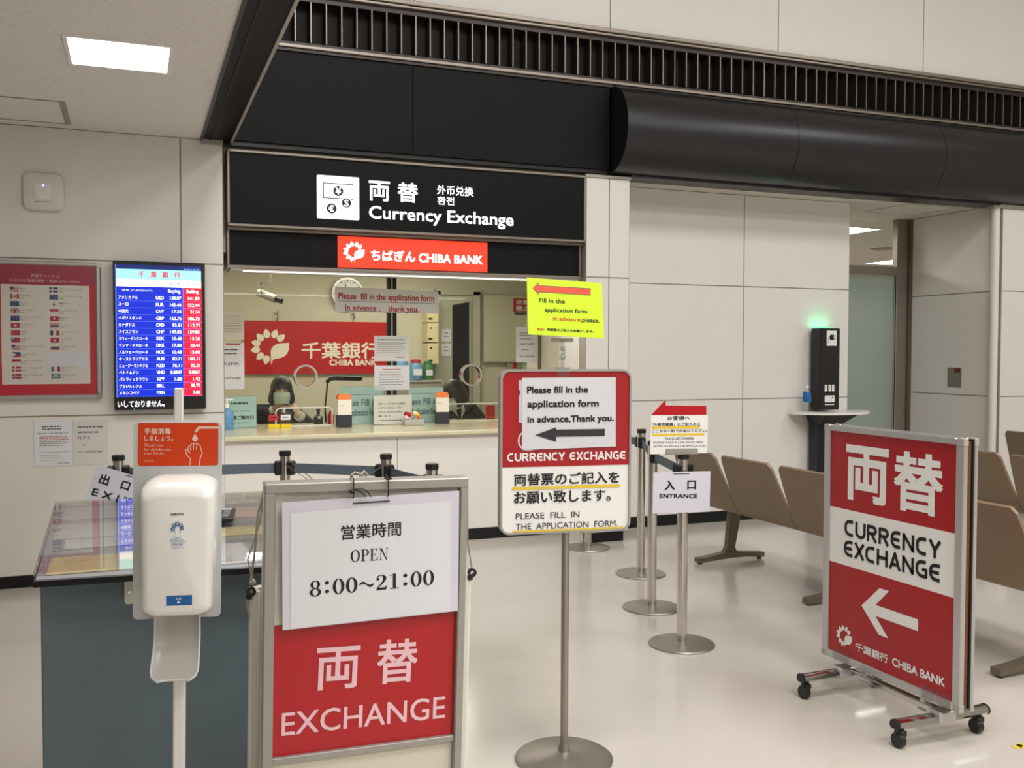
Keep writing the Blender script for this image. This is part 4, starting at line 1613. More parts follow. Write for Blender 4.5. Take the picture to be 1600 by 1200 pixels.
b.stroke([(0.0163, 0.0004), (0.0144, -0.0044), (0.0154, -0.0091)], 0.0006, 'ink_blue', yy)
b.text('Hand', 0.0054, -0.0158, 0.0103, 0.0024, m='label_blue', y=yy)
b.text('Disinfection', -0.0001, -0.0194, 0.0211, 0.0024, m='label_blue', y=yy)
b.stroke([(-0.0001, -0.0215), (0.0239, -0.0221)], 0.0005, 'label_blue', yy)
b.text('手指消毒', 0.0018, -0.0280, 0.0176, 0.0042, m='label_blue', y=yy)
b.text('アルコール', 0.0014, -0.0326, 0.0188, 0.0034, m='label_blue', y=yy)
b.build('print', body)
b = MB()
b.box(-0.0070, 0.0344, -0.0825, -0.070, -0.1262, -0.1086, 'label_blue', 0.001)
b.text('消毒', 0.0087, -0.1162, 0.0086, 0.0040, m='white_sign', y=-0.0832)
b.disc((0.0130, -0.1200), 0.0022, 'white_sign', -0.0832, 8)
b.box(0.0380, 0.0393, -0.0818, -0.070, -0.1258, -0.1172, 'ink')
b.build('lower_tag', body, label='blue tag with white lettering')
b = MB()
b.box(0.005, 0.013, -0.06, -0.05, -0.146, -0.130, 'white_plastic', 0.002)
b.build('nozzle', body)
# drip tray: a bent sheet with rounded lower corners and a raised rim
b = MB()
N, W = 22, 12
grid = []
for i in range(N + 1):
    f = i / N
    z = -0.130 - 0.122 * f
    y = -0.020 - 0.050 * max(0.0, (f - 0.45) / 0.55) ** 1.7
    hw = 0.0355 + 0.0025 * f ** 3
    if f > 0.86:
        k = (f - 0.86) / 0.14
        hw -= 0.014 * (1 - math.sqrt(max(0.0, 1 - k * k)))
    grid.append([(0.004 + hw * (2 * j / W - 1), y - 0.007 * abs(2 * j / W - 1) ** 4, z) for j in range(W + 1)])
vs = [p for r in grid for p in r]
k = len(vs)
vs += [(x, y + 0.003, z) for x, y, z in vs]
fs = []
for i in range(N):
    for j in range(W):
        q = (i * (W + 1) + j, i * (W + 1) + j + 1, (i + 1) * (W + 1) + j + 1, (i + 1) * (W + 1) + j)
        fs += [q, tuple(k + v for v in q[::-1])]
b.add(vs, fs, 'tray_plastic')
rim = [r[0] for r in grid] + grid[-1][1:-1] + [r[-1] for r in grid[::-1]]
b.tube([(x, y + 0.001, z) for x, y, z in rim], 0.0018, 'grey_plastic', 6)
b.build('drip_tray', t, 50)
b = MB()
b.box(-0.0075, 0.0075, 0.006, 0.016, -0.165, 0.224, 'white_plastic', 0.002)
b.box(-0.0065, 0.0135, 0.004, 0.020, -1.118, -0.16, 'white_plastic', 0.003)
b.build('pole', t)
b = MB()
b.lathe([(0, -1.130), (0.13, -1.130), (0.13, -1.124), (0.03, -1.118), (0, -1.118)], 'white_plastic', (0.003, 0.012, 0), 36)
b.build('base', t, 40)

# ------------------------------------------------------------------ serif and block lettering


def serif(b, s, u, v, w, cap, rot, m, y=-0.0012):
    """roman lettering with thick stems, thin arms and serifs"""
    adv = {'O': 0.86, 'P': 0.74, 'E': 0.76, 'N': 0.86, '8': 0.62, '0': 0.62, '1': 0.62, '2': 0.62, ':': 0.46, '~': 0.80}
    tot = sum(adv[c] for c in s) - 0.06
    sx = w / tot
    ca, sa = math.cos(math.radians(rot)), math.sin(math.radians(rot))
    pen = [0.0]
    nth = [0]

    def P(x, z):
        a, c = (pen[0] + x) * sx, z * cap
        return (u + a * ca - c * sa, v + a * sa + c * ca)

    def poly(pts):
        nth[0] += 1
        b.poly([P(x, z) for x, z in pts], m, y - nth[0] * 2e-6)

    def rc(x0, z0, x1, z1):
        poly([(x0, z0), (x1, z0), (x1, z1), (x0, z1)])

    def band(outer, inner):
        n = len(outer)
        for i in range(n):
            j = (i + 1) % n
            poly([outer[i], outer[j], inner[j], inner[i]])

    def oval(cx, cz, rx, rz, ix, iz, n=28):
        o = [(cx + rx * math.cos(2 * PI * i / n), cz + rz * math.sin(2 * PI * i / n)) for i in range(n)]
        q = [(cx + ix * math.cos(2 * PI * i / n), cz + iz * math.sin(2 * PI * i / n)) for i in range(n)]
        band(o, q)
    for c in s:
        if c == 'O':
            oval(0.39, 0.5, 0.38, 0.52, 0.23, 0.47)
        elif c == '0':
            oval(0.28, 0.5, 0.27, 0.51, 0.125, 0.46)
        elif c == '8':
            oval(0.28, 0.75, 0.225, 0.26, 0.10, 0.215)
            oval(0.28, 0.255, 0.265, 0.27, 0.13, 0.215)
        elif c == 'N':
            rc(0.12, 0.0, 0.155, 1.0), rc(0.64, 0.0, 0.675, 1.0)
            poly([(0.10, 1.0), (0.24, 1.0), (0.675, 0.0), (0.60, 0.0)])
            rc(0.02, 0.0, 0.26, 0.035), rc(0.0, 0.965, 0.2, 1.0), rc(0.54, 0.965, 0.78, 1.0)
        elif c == 'E':
            rc(0.10, 0, 0.24, 1), rc(0.0, 0, 0.64, 0.045), rc(0.0, 0.955, 0.62, 1), rc(0.24, 0.49, 0.48, 0.53)
            poly([(0.66, 0.28), (0.62, 0.28), (0.54, 0.04), (0.64, 0.0)])
            poly([(0.62, 0.74), (0.59, 0.74), (0.52, 0.96), (0.62, 1.0)])
            rc(0.45, 0.40, 0.48, 0.62)
        elif c == 'P':
            rc(0.10, 0, 0.24, 1), rc(0.0, 0, 0.36, 0.045), rc(0.0, 0.955, 0.3, 1)
            n = 12
            o = [(0.36 + 0.30 * math.sin(PI * i / n), 0.725 + 0.275 * math.cos(PI * i / n)) for i in range(n + 1)]
            q = [(0.36 + 0.15 * math.sin(PI * i / n), 0.725 + 0.23 * math.cos(PI * i / n)) for i in range(n + 1)]
            for i in range(n):
                poly([o[i], o[i + 1], q[i + 1], q[i]])
            rc(0.24, 0.955, 0.36, 1.0), rc(0.24, 0.45, 0.36, 0.495)
        elif c == '1':
            rc(0.22, 0.0, 0.36, 1.0), rc(0.07, 0.0, 0.50, 0.05)
            poly([(0.22, 0.92), (0.36, 1.01), (0.34, 1.01), (0.07, 0.90), (0.07, 0.86)])
        elif c == '2':
            cl = [(0.07, 0.74, .05), (0.09, 0.86, .05), (0.17, 0.95, .05), (0.28, 0.98, .055), (0.39, 0.93, .10), (0.44, 0.82, .15), (0.44, 0.70, .15), (0.38, 0.55, .11), (0.26, 0.36, .075), (0.13, 0.20, .06), (0.06, 0.10, .05)]
            for (x0, z0, w0), (x1, z1, w1) in zip(cl, cl[1:]):
                L = math.hypot(x1 - x0, z1 - z0)
                nx, nz = -(z1 - z0) / L, (x1 - x0) / L
                poly([(x0 + nx * w0 / 2, z0 + nz * w0 / 2), (x0 - nx * w0 / 2, z0 - nz * w0 / 2), (x1 - nx * w1 / 2, z1 - nz * w1 / 2), (x1 + nx * w1 / 2, z1 + nz * w1 / 2)])
            poly([(0.05, 0.0), (0.50, 0.0), (0.55, 0.26), (0.51, 0.26), (0.46, 0.15), (0.09, 0.15), (0.05, 0.10)])
            poly([(0.11 + 0.075 * math.cos(PI * i / 6), 0.73 + 0.08 * math.sin(PI * i / 6)) for i in range(12)])
        elif c == ':':
            for z in (0.24, 0.80):
                poly([(0.20 + 0.10 * math.cos(PI * i / 8), z + 0.115 * math.sin(PI * i / 8)) for i in range(16)])
        elif c == '~':
            n = 18
            cl = []
            for i in range(n + 1):
                f = i / n
                cl.append((0.02 + 0.70 * f, 0.46 + 0.12 * math.sin(2 * PI * f), 0.05 + 0.10 * abs(math.cos(PI * f)) * math.sin(PI * f) * 1.6 + 0.03))
            for (x0, z0, w0), (x1, z1, w1) in zip(cl, cl[1:]):
                poly([(x0, z0 + w0 / 2), (x0, z0 - w0 / 2), (x1, z1 - w1 / 2), (x1, z1 + w1 / 2)])
        pen[0] += adv[c]
    return b


def block(b, s, u, v, w, cap, m, y=-0.0012, wt=0.17, rot=0.0):
    """even-width display lettering with round-backed letters"""
    def arc(cx, cz, r, a0, a1, n=6):
        return [(cx + r * math.cos(math.radians(a0 + (a1 - a0) * i / n)), cz + r * math.sin(math.radians(a0 + (a1 - a0) * i / n))) for i in range(n + 1)]
    h = wt / 2
    lo, hi = h, 1 - h
    back = [(0.58, hi)] + arc(0.36, hi - 0.30, 0.30, 90, 180) + arc(0.36, lo + 0.30, 0.30, 180, 270) + [(0.58, lo)]
    shapes = {
        'C': (0.66, [back]),
        'E': (0.64, [back, [(0.06, 0.5), (0.54, 0.5)]]),
        'G': (0.70, [back[:-1] + [(0.60, lo), (0.60, 0.48), (0.36, 0.48)]]),
        'U': (0.70, [[(0.06, 1)] + arc(0.34, lo + 0.28, 0.28, 180, 270) + arc(0.34, lo + 0.28, 0.28, 270, 360) + [(0.62, 1)]]),
        'R': (0.68, [[(0.06, 0), (0.06, hi), (0.36, hi)] + arc(0.36, 0.70, hi - 0.70, 90, -90) + [(0.10, 0.70 - (hi - 0.70))], [(0.30, 0.48), (0.60, 0)]]),
        'N': (0.72, [[(0.06, 0), (0.06, 1)], [(0.06, hi), (0.62, lo)], [(0.62, 0), (0.62, 1)]]),
        'Y': (0.66, [[(0.03, 1), (0.32, 0.46), (0.61, 1)], [(0.32, 0.46), (0.32, 0)]]),
        'X': (0.66, [[(0.03, 0), (0.61, 1)], [(0.03, 1), (0.61, 0)]]),
        'H': (0.72, [[(0.06, 0), (0.06, 1)], [(0.62, 0), (0.62, 1)], [(0.06, 0.5), (0.62, 0.5)]]),
        'A': (0.70, [[(0.03, 0), (0.33, 0.97), (0.63, 0)], [(0.15, 0.30), (0.51, 0.30)]]),
        ' ': (0.34, []),
    }
    gap = 0.10
    tot = sum(shapes[c][0] + gap for c in s) - gap
    sx = w / tot
    ca, sa = math.cos(math.radians(rot)), math.sin(math.radians(rot))
    pen = 0.0
    for c in s:
        for st in shapes[c][1]:
            pts = []
            for x, z in st:
                a, q = (pen + x) * sx, z * cap
                pts.append((u + a * ca - q * sa, v + a * sa + q * ca))
            b.stroke(pts, wt * (cap + sx) / 2, m, y, True)
        pen += shapes[c][0] + gap
    return b

# ------------------------------------------------------------------ opening-hours stand in front
t = thing('exchange_stand', 'grey-framed floor stand with opening hours paper over red exchange panel', 'sign stand', (0.367, 1.62, 0.96), -0.6, -2.2, -0.8)
LEGZ = -0.965
b = MB()
b.box(-0.175, 0.1755, 0.004, 0.022, LEGZ + 0.02, 0.238, 'cream_board')
b.build('back_board', t)
b = MB()
b.box(-0.1748, -0.157, -0.010, 0.026, LEGZ, 0.224, 'alu_dull', 0.002)
b.box(0.161, 0.1756, -0.010, 0.026, LEGZ, 0.224, 'alu_dull', 0.002)
b.box(-0.1748, 0.1756, -0.010, 0.026, 0.2235, 0.2408, 'alu_dull', 0.002)
b.box(-0.157, 0.161, -0.006, 0.004, -0.2365, -0.2255, 'alu_dull', 0.001)
b.box(-0.157, 0.161, -0.008, 0.02, LEGZ, LEGZ + 0.03, 'alu_dull', 0.001)
b.build('frame', t, label='dull grey taped metal frame')
b = MB()
b.rect(-0.157, -0.2255, 0.161, -0.001, 'sign_red', 0.002)
b.text('両', -0.0847, -0.1175, 0.0720, 0.0715, -1.5, 'pink_letter', y=0.0008, bold=0.0013)
b.text('替', 0.0205, -0.1185, 0.0700, 0.0760, -1.2, 'pink_letter', y=0.0008, bold=0.0013)
b.text('EXCHANGE', -0.1414, -0.1898, 0.2863, 0.0385, -0.7, 'pink_letter', y=0.0008, bold=0.0004)
b.build('red_panel', t)
b = MB()
# crumpled clear sheet behind the paper
nx, nz = 16, 12
vs = []
for j in range(nz + 1):
    for i in range(nx + 1):
        vs.append((-0.156 + 0.316 * i / nx, 0.0005 + 0.0012 * math.sin(i * 1.9 + j * 1.3), 0.001 + 0.222 * j / nz))
b.add(vs, [(j * (nx + 1) + i, j * (nx + 1) + i + 1, (j + 1) * (nx + 1) + i + 1, (j + 1) * (nx + 1) + i) for j in range(nz) for i in range(nx)], 'crumpled_film')
b.build('upper_panel', t, 60)

q = thing('hours_paper', 'white laminated paper reading OPEN 8:00 to 21:00 tied to the grey stand', 'notice', tuple(t.matrix_world @ Vector((0.0, -0.0135, 0.0))), -0.6, -2.2, -0.8)
b = MB()
b.add([(-0.1476, 0, 0.2101), (0.1572, 0, 0.2188), (0.1604, 0, 0.0041), (-0.1438, 0, -0.004)], [(0, 1, 2, 3)], 'paper_film')
b.add([(-0.1338, -0.0005, 0.1924), (0.1411, -0.0005, 0.202), (0.1463, -0.0005, -0.0005 + 0.006), (-0.1312, -0.0005, -0.0025)], [(0, 1, 2, 3)], 'paper')
b.add([(-0.1476, 0.0015, 0.2101), (0.1572, 0.0015, 0.2188), (0.1604, 0.0015, 0.0041), (-0.1438, 0.0015, -0.004)], [(3, 2, 1, 0)], 'paper_film')
b.text('営業時間', -0.0490, 0.1428, 0.1026, 0.0245, 1.2, 'ink', bold=0.00025)
serif(b, 'OPEN', -0.0326, 0.1039, 0.0653, 0.0203, 0.9, 'ink')
serif(b, '8:00~21:00', -0.1010, 0.0496, 0.2163, 0.0262, 1.4, 'ink')
b.build('sheet', q)
b = MB()
for x in (-0.0303, 0.0293):
    b.tube([(x, 0.0005, 0.2130 + x * 0.02), (x, -0.003, 0.215), (x + 0.0003, -0.003, 0.226), (x, -0.002, 0.2465), (x + 0.001, 0.018, 0.2480), (x, 0.034, 0.235)], 0.0011, 'ink', 6)
b.tube([(-0.0305, -0.002, 0.2045), (0.0325, -0.002, 0.2062)], 0.0012, 'ink', 6)
b.tube([(-0.030, -0.004, 0.2285), (-0.018, -0.010, 0.2305), (-0.008, -0.010, 0.225), (-0.001, -0.006, 0.2155)], 0.0011, 'ink', 6)
b.tube([(-0.030, -0.004, 0.2285), (-0.020, -0.008, 0.2260), (-0.010, -0.006, 0.2160)], 0.0011, 'ink', 6)
b.tube([(-0.030, -0.004, 0.2285), (-0.037, -0.010, 0.228), (-0.036, -0.012, 0.2235), (-0.030, -0.008, 0.224)], 0.0016, 'ink', 6)
b.tube([(0.029, 0.0, 0.2465), (0.034, -0.006, 0.2505), (0.040, -0.004, 0.2500)], 0.0012, 'ink', 6)
b.tube([(0.029, 0.0, 0.2465), (0.022, -0.006, 0.2500), (0.026, -0.008, 0.2440), (0.034, -0.006, 0.2450), (0.029, 0.0, 0.2465)], 0.0016, 'ink', 6)
b.build('tie_cord', q, 60)

# rear panel hinged behind, held by cords
b = MB()
b.prism(rrect(-0.184, LEGZ + 0.02, 0.209, 0.046, 0.012), 0.075, 0.092, 'cream_board', 'offwhite')
b.box(-0.188, -0.171, 0.070, 0.098, LEGZ + 0.01, 0.044, 'offwhite', 0.004)
b.box(0.197, 0.213, 0.070, 0.098, LEGZ + 0.01, 0.048, 'offwhite', 0.004)
b.build('rear_panel', t)
for sx, zt in ((-1, 0.050), (1, 0.056)):
    x = -0.187 if sx < 0 else 0.213
    xt = -0.172 if sx < 0 else 0.173
    b = MB()
    b.tube([(xt, 0.012, 0.236), (xt + sx * 0.010, 0.03, 0.18), (xt + sx * 0.011, 0.05, 0.12), (x, 0.078, zt + 0.004)] if sx < 0 else [(0.1765, 0.0, 0.238), (0.182, 0.012, 0.18), (0.193, 0.04, 0.115), (x, 0.070, zt - 0.002)], 0.0014 if sx > 0 else 0.0020, 'cord_tan', 6)
    if sx < 0:
        b.tube([(xt, 0.010, 0.238), (xt - 0.006, 0.03, 0.17), (xt - 0.022, 0.06, 0.10), (x + 0.004, 0.074, zt + 0.006)], 0.0014, 'cord_tan', 6)
        b.lathe([(0, -0.006), (0.005, -0.003), (0.006, 0), (0.004, 0.005), (0, 0.008)], 'cord_tan', (x + 0.003, 0.074, zt + 0.006), 10)
        b.tube([(x, 0.074, zt), (x - 0.006, 0.072, zt - 0.03), (x - 0.002, 0.074, zt - 0.055), (x + 0.004, 0.076, zt - 0.04)], 0.0018, 'cord_tan', 6)
    cord = b.build('stay_cord', t, 60)
    b = MB()
    b.ring((x, zt - 0.008), 0.0062, 0.0042, 'black_plastic', 16, 0.066, 0.074)
    b.box(x - 0.008, x + 0.002, 0.066, 0.078, zt - 0.022, zt - 0.012, 'black_plastic', 0.002)
    b.build('cord_clip', cord, 40)
b = MB()
b.lathe([(0, -0.004), (0.0045, -0.002), (0.005, 0.001), (0, 0.004)], 'ink', (-0.034, -0.012, 0.2265), 10)
b.build('cord_knot', q, 50)
b = MB()
b.tube([(-0.028, 0.028, 0.243), (-0.020, 0.024, 0.251), (-0.010, 0.024, 0.247), (-0.004, 0.026, 0.252), (0.004, 0.028, 0.245), (-0.012, 0.03, 0.244)], 0.0022, 'cord_tan', 6)
b.build('rope_knot', t, 60)
STAND = t.matrix_world.copy()


# ------------------------------------------------------------------ middle board on a pole
t = thing('board_stand', 'rounded red and white currency exchange board on a round-based steel pole', 'sign stand', (1.368, 2.98, 1.079), -9, -0.7, 0)
b = MB()
b.prism(rrect(-0.2285, -0.2755, 0.2275, 0.278, 0.030, 6), -0.002, 0.030, 'white_sign', 'alu')
b.build('board', t)
b = MB()
o1, o2 = rrect(-0.2315, -0.2785, 0.2305, 0.281, 0.033, 8), rrect(-0.2245, -0.2715, 0.2235, 0.274, 0.027, 8)
n = len(o1)
vs = [(x, -0.008, z) for x, z in o1] + [(x, 0.034, z) for x, z in o1] + [(x, -0.008, z) for x, z in o2] + [(x, 0.034, z) for x, z in o2]
fs = []
for i in range(n):
    j = (i + 1) % n
    fs += [(i, i + n, j + n, j), (i, j, j + 2 * n, i + 2 * n), (i + 2 * n, j + 2 * n, j + 3 * n, i + 3 * n), (i + n, i + 3 * n, j + 3 * n, j + n)]
b.add(vs, fs, 'alu_dull')
b.build('frame', t, 40)
b = MB()
red = [p for p in rrect(-0.2245, -0.2715, 0.2235, 0.274, 0.026, 8) if p[1] > 0] + [(-0.2245, -0.049), (0.2235, -0.049)]
b.poly(red, 'sign_red2', -0.003)
yy = -0.0042
b.ring((-0.134, 0.041), 0.034, 0.005, 'white_sign', 32, -0.0036)
block(b, 'CURRENCY EXCHANGE', -0.2058, -0.0293, 0.4187, 0.0278, 'white_sign', yy, 0.19)
b.text('両替票のご記入を', -0.1827, -0.1118, 0.3717, 0.0398, 0, 'ink', yy, 0.0008)
b.rect(-0.1908, -0.1265, 0.1917, -0.1165, 'highlight', -0.0034)
b.text('お願い致します。', -0.1825, -0.1732, 0.3407, 0.0415, 0, 'ink', yy, 0.0008)
b.text('PLEASE  FILL  IN', -0.1765, -0.2262, 0.2238, 0.0200, 0, 'ink', yy)
b.text('THE  APPLICATION  FORM.', -0.1763, -0.2622, 0.3609, 0.0205, 0, 'ink', yy)
b.rect(-0.1877, -0.2712, 0.2061, -0.2652, 'highlight', -0.0034)
b.build('print', t)
b = MB()
b.lathe([(0.0135, -1.075), (0.0135, -0.272)], 'pole_grey', (0.004, 0.016, 0), 24)
b.build('pole', t, 40)
b = MB()
b.lathe([(0, -1.079), (0.170, -1.079), (0.170, -1.070), (0.160, -1.063), (0.05, -1.052), (0.022, -1.046), (0.016, -1.02)], 'steel_base', (0.004, 0.016, 0), 48)
b.build('base', t, 40)
bm = t.matrix_world.copy()
q = thing('taped_paper', 'white paper with black arrow taped over the red part of the board', 'notice', tuple(bm @ Vector((0.0, -0.0065, 0.0))), -9, -0.7, 0)
b = MB()
b.add([(-0.1578, 0, 0.2529), (0.1726, 0, 0.254), (0.175, 0, 0.015), (-0.1565, 0, 0.0094)], [(0, 1, 2, 3)], 'paper')
b.add([(-0.169, 0.001, 0.245), (-0.15, 0.001, 0.245), (-0.15, 0.001, 0.100), (-0.168, 0.001, 0.102), (-0.168, 0.001, 0.19), (-0.163, 0.001, 0.205), (-0.169, 0.001, 0.215)], [tuple(range(7))], 'paper_film')
b.text('Please fill in the', -0.1397, 0.2014, 0.2119, 0.0215, 0.2, 'ink', bold=0.0010)
b.text('application form', -0.1378, 0.1538, 0.2490, 0.0220, 0.1, 'ink', bold=0.0010)
b.text('in advance,Thank you.', -0.1375, 0.1022, 0.3031, 0.0205, 0.3, 'ink', bold=0.0010)
b.poly([(-0.112, 0.0595), (-0.0382, 0.0848), (-0.0382, 0.0766), (0.1346, 0.0766), (0.1346, 0.0525), (-0.038, 0.0525), (-0.0379, 0.0351)], 'charcoal', -0.0012)
b.build('sheet', q)
b = MB()
b.rect(-0.176, 0.004, 0.186, 0.266, 'sleeve', -0.003)
b.build('clear_sleeve', q)

q = thing('yellow_card', 'bright yellow card with orange arrow clipped over the middle board', 'notice', (1.364, 2.98, 1.568), -0.6, 10.5, -2.4)
b = MB()
b.box(-0.1395, 0.1395, 0, 0.002, -0.0978, 0.0972, 'yellow_card')
ar = [(-0.1184, 0.0617), (-0.0983, 0.0808), (-0.0979, 0.0722), (0.0955, 0.0744), (0.093, 0.0519), (-0.0976, 0.0504), (-0.0979, 0.0424)]
b.poly(ar, 'arrow_red', -0.0008)
b.stroke(ar + [ar[0]], 0.0018, 'leg_brown', -0.0012)
for s, u, v, w_, c_, m_ in (('Fill in the', -0.0972, 0.0142, 0.0939, 0.0145, 'ink'), ('application form', -0.0779, -0.0162, 0.1571, 0.0132, 'ink'), ('in advance', -0.0487, -0.0448, 0.1011, 0.0132, 'ink_orange'), (',please.', 0.0540, -0.0441, 0.0708, 0.0135, 'ink')):
    b.text(s, u, v, w_, c_, 0.8, m_, bold=0.0003)
b.text('事前に', -0.1072, -0.0831, 0.0294, 0.0086, 0.8, 'ink_orange', bold=0.0003)
b.text('両替票のご記入をお願いします。', -0.0710, -0.0824, 0.1716, 0.0086, 0.7, 'ink', bold=0.0003)
b.build('card', q)
q = thing('card_clip', 'clear plastic clip stand holding the yellow card on the board', 'clip', tuple(bm @ Vector((-0.012, 0.008, 0.283))), -9)
b = MB()
b.box(-0.022, 0.022, -0.013, -0.0105, -0.038, 0.005, 'clip_clear')
b.box(-0.022, 0.022, -0.012, 0.025, 0.0, 0.004, 'clip_clear')
b.build('foot', q)
b = MB()
b.tube([(0, 0.006, 0.004), (0.0, 0.006, 0.03), (0.003, 0.006, 0.06), (-0.002, 0.008, 0.098)], 0.007, 'clip_clear', 10)
b.lathe([(0, -0.012), (0.010, -0.008), (0.013, 0), (0.010, 0.008), (0, 0.012)], 'clip_clear', (0.0, 0.006, 0.040), 14)
b.lathe([(0, -0.009), (0.008, -0.006), (0.010, 0), (0.008, 0.006), (0, 0.009)], 'clip_clear', (0.0, 0.006, 0.068), 14)
b.build('stem', q, 50)
b = MB()
b.box(-0.04, 0.04, 0.005, 0.014, 0.090, 0.103, 'clear_tag', 0.003)
b.build('jaw', q)

# ------------------------------------------------------------------ belt posts
PH = 0.93


def belt_post(x, y, lb, caps=(0,), h=PH):
    """chrome post, black top, black belt heads at the given bearings, round base"""
    t = thing('belt_post', lb, 'queue post', (x, y, 0), 0, 0, 0, 'queue barrier posts')
    b = MB()
    b.lathe([(0, 0), (0.158, 0), (0.160, 0.004), (0.157, 0.009), (0.10, 0.016), (0.045, 0.020), (0.0, 0.020)], 'steel_base', n=48)
    b.build('base', t, 40)
    b = MB()
    b.lathe([(0.0255, 0.018), (0.0255, h - 0.018)], 'steel', n=24)
    b.build('pole', t, 40)
    b = MB()
    b.lathe([(0.027, h - 0.026), (0.029, h - 0.022), (0.029, h - 0.003), (0.026, h), (0, h)], 'black_plastic', n=24)
    b.build('cap', t, 40)
    for a in caps:
        b = MB()
        a = math.radians(a)
        c, s = math.cos(a), math.sin(a)

        def R(p):
            return (p[0] * c - p[1] * s, p[0] * s + p[1] * c, p[2])
        m = MB()
        m.box(0.020, 0.050, -0.024, 0.024, h - 0.120, h - 0.050, 'black_plastic', 0.006)
        b.add([R(p) for p in m.v], m.f, 'black_plastic')
        b.build('belt_head', t)
    return t


def belt(p, q, z0, z1, lb, sag=0.0, hgt=0.048):
    p, q = Vector((p[0], p[1], 0)), Vector((q[0], q[1], 0))
    d = (q - p).normalized()
    a, e = p + d * 0.045, q - d * 0.045
    nrm = Vector((-d.y, d.x, 0)) * 0.0008
    n = 14
    b = MB()
    vs = []
    for i in range(n + 1):
        f = i / n
        c = a.lerp(e, f)
        z = z0 + (z1 - z0) * f - sag * 4 * f * (1 - f)
        for sgn in (1, -1):
            for dz in (-hgt / 2, hgt / 2):
                vs.append((c.x + nrm.x * sgn, c.y + nrm.y * sgn, z + dz))
    fs = []
    for i in range(n):
        k = 4 * i
        fs += [(k, k + 1, k + 5, k + 4), (k + 2, k + 6, k + 7, k + 3), (k + 1, k + 3, k + 7, k + 5), (k, k + 4, k + 6, k + 2)]
    b.add(vs, fs, 'belt')
    o = b.build('queue_belt')
    tag(o, lb, 'queue belt', 'queue barrier belts')


def bearing(p, q):
    return math.degrees(math.atan2(q[1] - p[1], q[0] - p[0]))


PX, PA, PB, PC = (-0.078, 4.874), (0.683, 4.811), (1.114, 4.492), (1.205, 4.031)
P4, P3, P2, PE = (3.040, 6.240), (2.995, 5.380), (2.653, 4.639), (2.457, 4.003)
belt_post(*PX, 'chrome belt post behind the sanitizer carrying the tilted EXIT paper', (bearing(PX, PA), 180))
belt_post(*PA, 'chrome belt post behind the left half of the opening hours stand', (bearing(PA, PX), bearing(PA, PB)))
belt_post(*PB, 'chrome belt post behind the black cord ties of the opening hours stand', (bearing(PB, PA), bearing(PB, PC)))
belt_post(*PC, 'chrome belt post behind the right top corner of the opening hours stand', (bearing(PC, PB), -20))
belt_post(*P4, 'chrome belt post by the pier, half hidden behind the middle board', (bearing(P4, P3),))
belt_post(*P3, 'chrome belt post just right of the middle board', (bearing(P3, P4), bearing(P3, P2)))
belt_post(*P2, 'chrome belt post close behind the ENTRANCE post', (bearing(P2, P3), bearing(P2, PE)))
ent = belt_post(*PE, 'nearest chrome belt post, bearing the ENTRANCE paper and arrow plate', (bearing(PE, P2), 10, 190))
ZB = PH - 0.085
belt(PX, PA, ZB, ZB, 'dark grey belt passing behind the sanitizer dispenser')
belt(PA, PB, ZB, ZB, 'dark grey belt strung behind the opening hours stand, longest one seen')
belt(PB, PC, ZB, ZB, 'short dark grey belt sloping to the post at the stand corner', 0.004)
belt(P4, P3, ZB, ZB, 'dark belt emerging from behind the middle board')
belt(P3, P2, ZB, ZB, 'dark belt between the two rear posts right of the middle board')
belt(P2, PE, ZB, ZB, 'dark belt running to the ENTRANCE post')

# thin strings from the opening-hours stand back to the posts
for (u, v), p, z, lb in (((-0.103, 0.243), PA, 0.862, 'thin string from the stand top to the left belt post, outer one'), ((-0.094, 0.243), PA, 0.868, 'thin string from the stand top to the left belt post, inner one'), ((-0.002, 0.244), PB, 0.872, 'thin string from the rope knot to the belt post behind the cord ties')):
    q = STAND @ Vector((u, 0.018, v))
    e = Vector((p[0] + (0.0 if u < -0.1 else 0.03 * (1 if u < -0.05 else -1)), p[1] - 0.028, z))
    b = MB()
    b.tube([q, q.lerp(e, 0.5), e], [0.0007, 0.0013, 0.0022], 'ink_soft', 6)
    tag(b.build('tie_string'), lb, 'string')

# EXIT paper, hanging askew
q = thing('exit_paper', 'white EXIT paper hanging askew below a belt post behind the sanitizer', 'notice', (-0.063, 4.835, 0.742), 0, 0, -20)
b = MB()
b.box(-0.148, 0.148, 0, 0.002, -0.105, 0.105, 'paper_film')
b.text('出', -0.118, 0.026, 0.040, 0.046, m='ink', bold=0.0016)
b.text('口', -0.020, 0.030, 0.036, 0.038, m='ink', bold=0.0016)
b.text('E X I T', -0.128, -0.034, 0.175, 0.032, m='ink', bold=0.0012)
b.build('sheet', q)
b = MB()
b.stroke([(-0.02, 0.096), (0.055, 0.096)], 0.004, 'ink', -0.001)
b.tube([(0.0, 0.0, 0.096), (0.0, 0.02, 0.115), (0.02, 0.04, 0.125)], 0.001, 'ink', 5)
b.build('tie_cord', q)

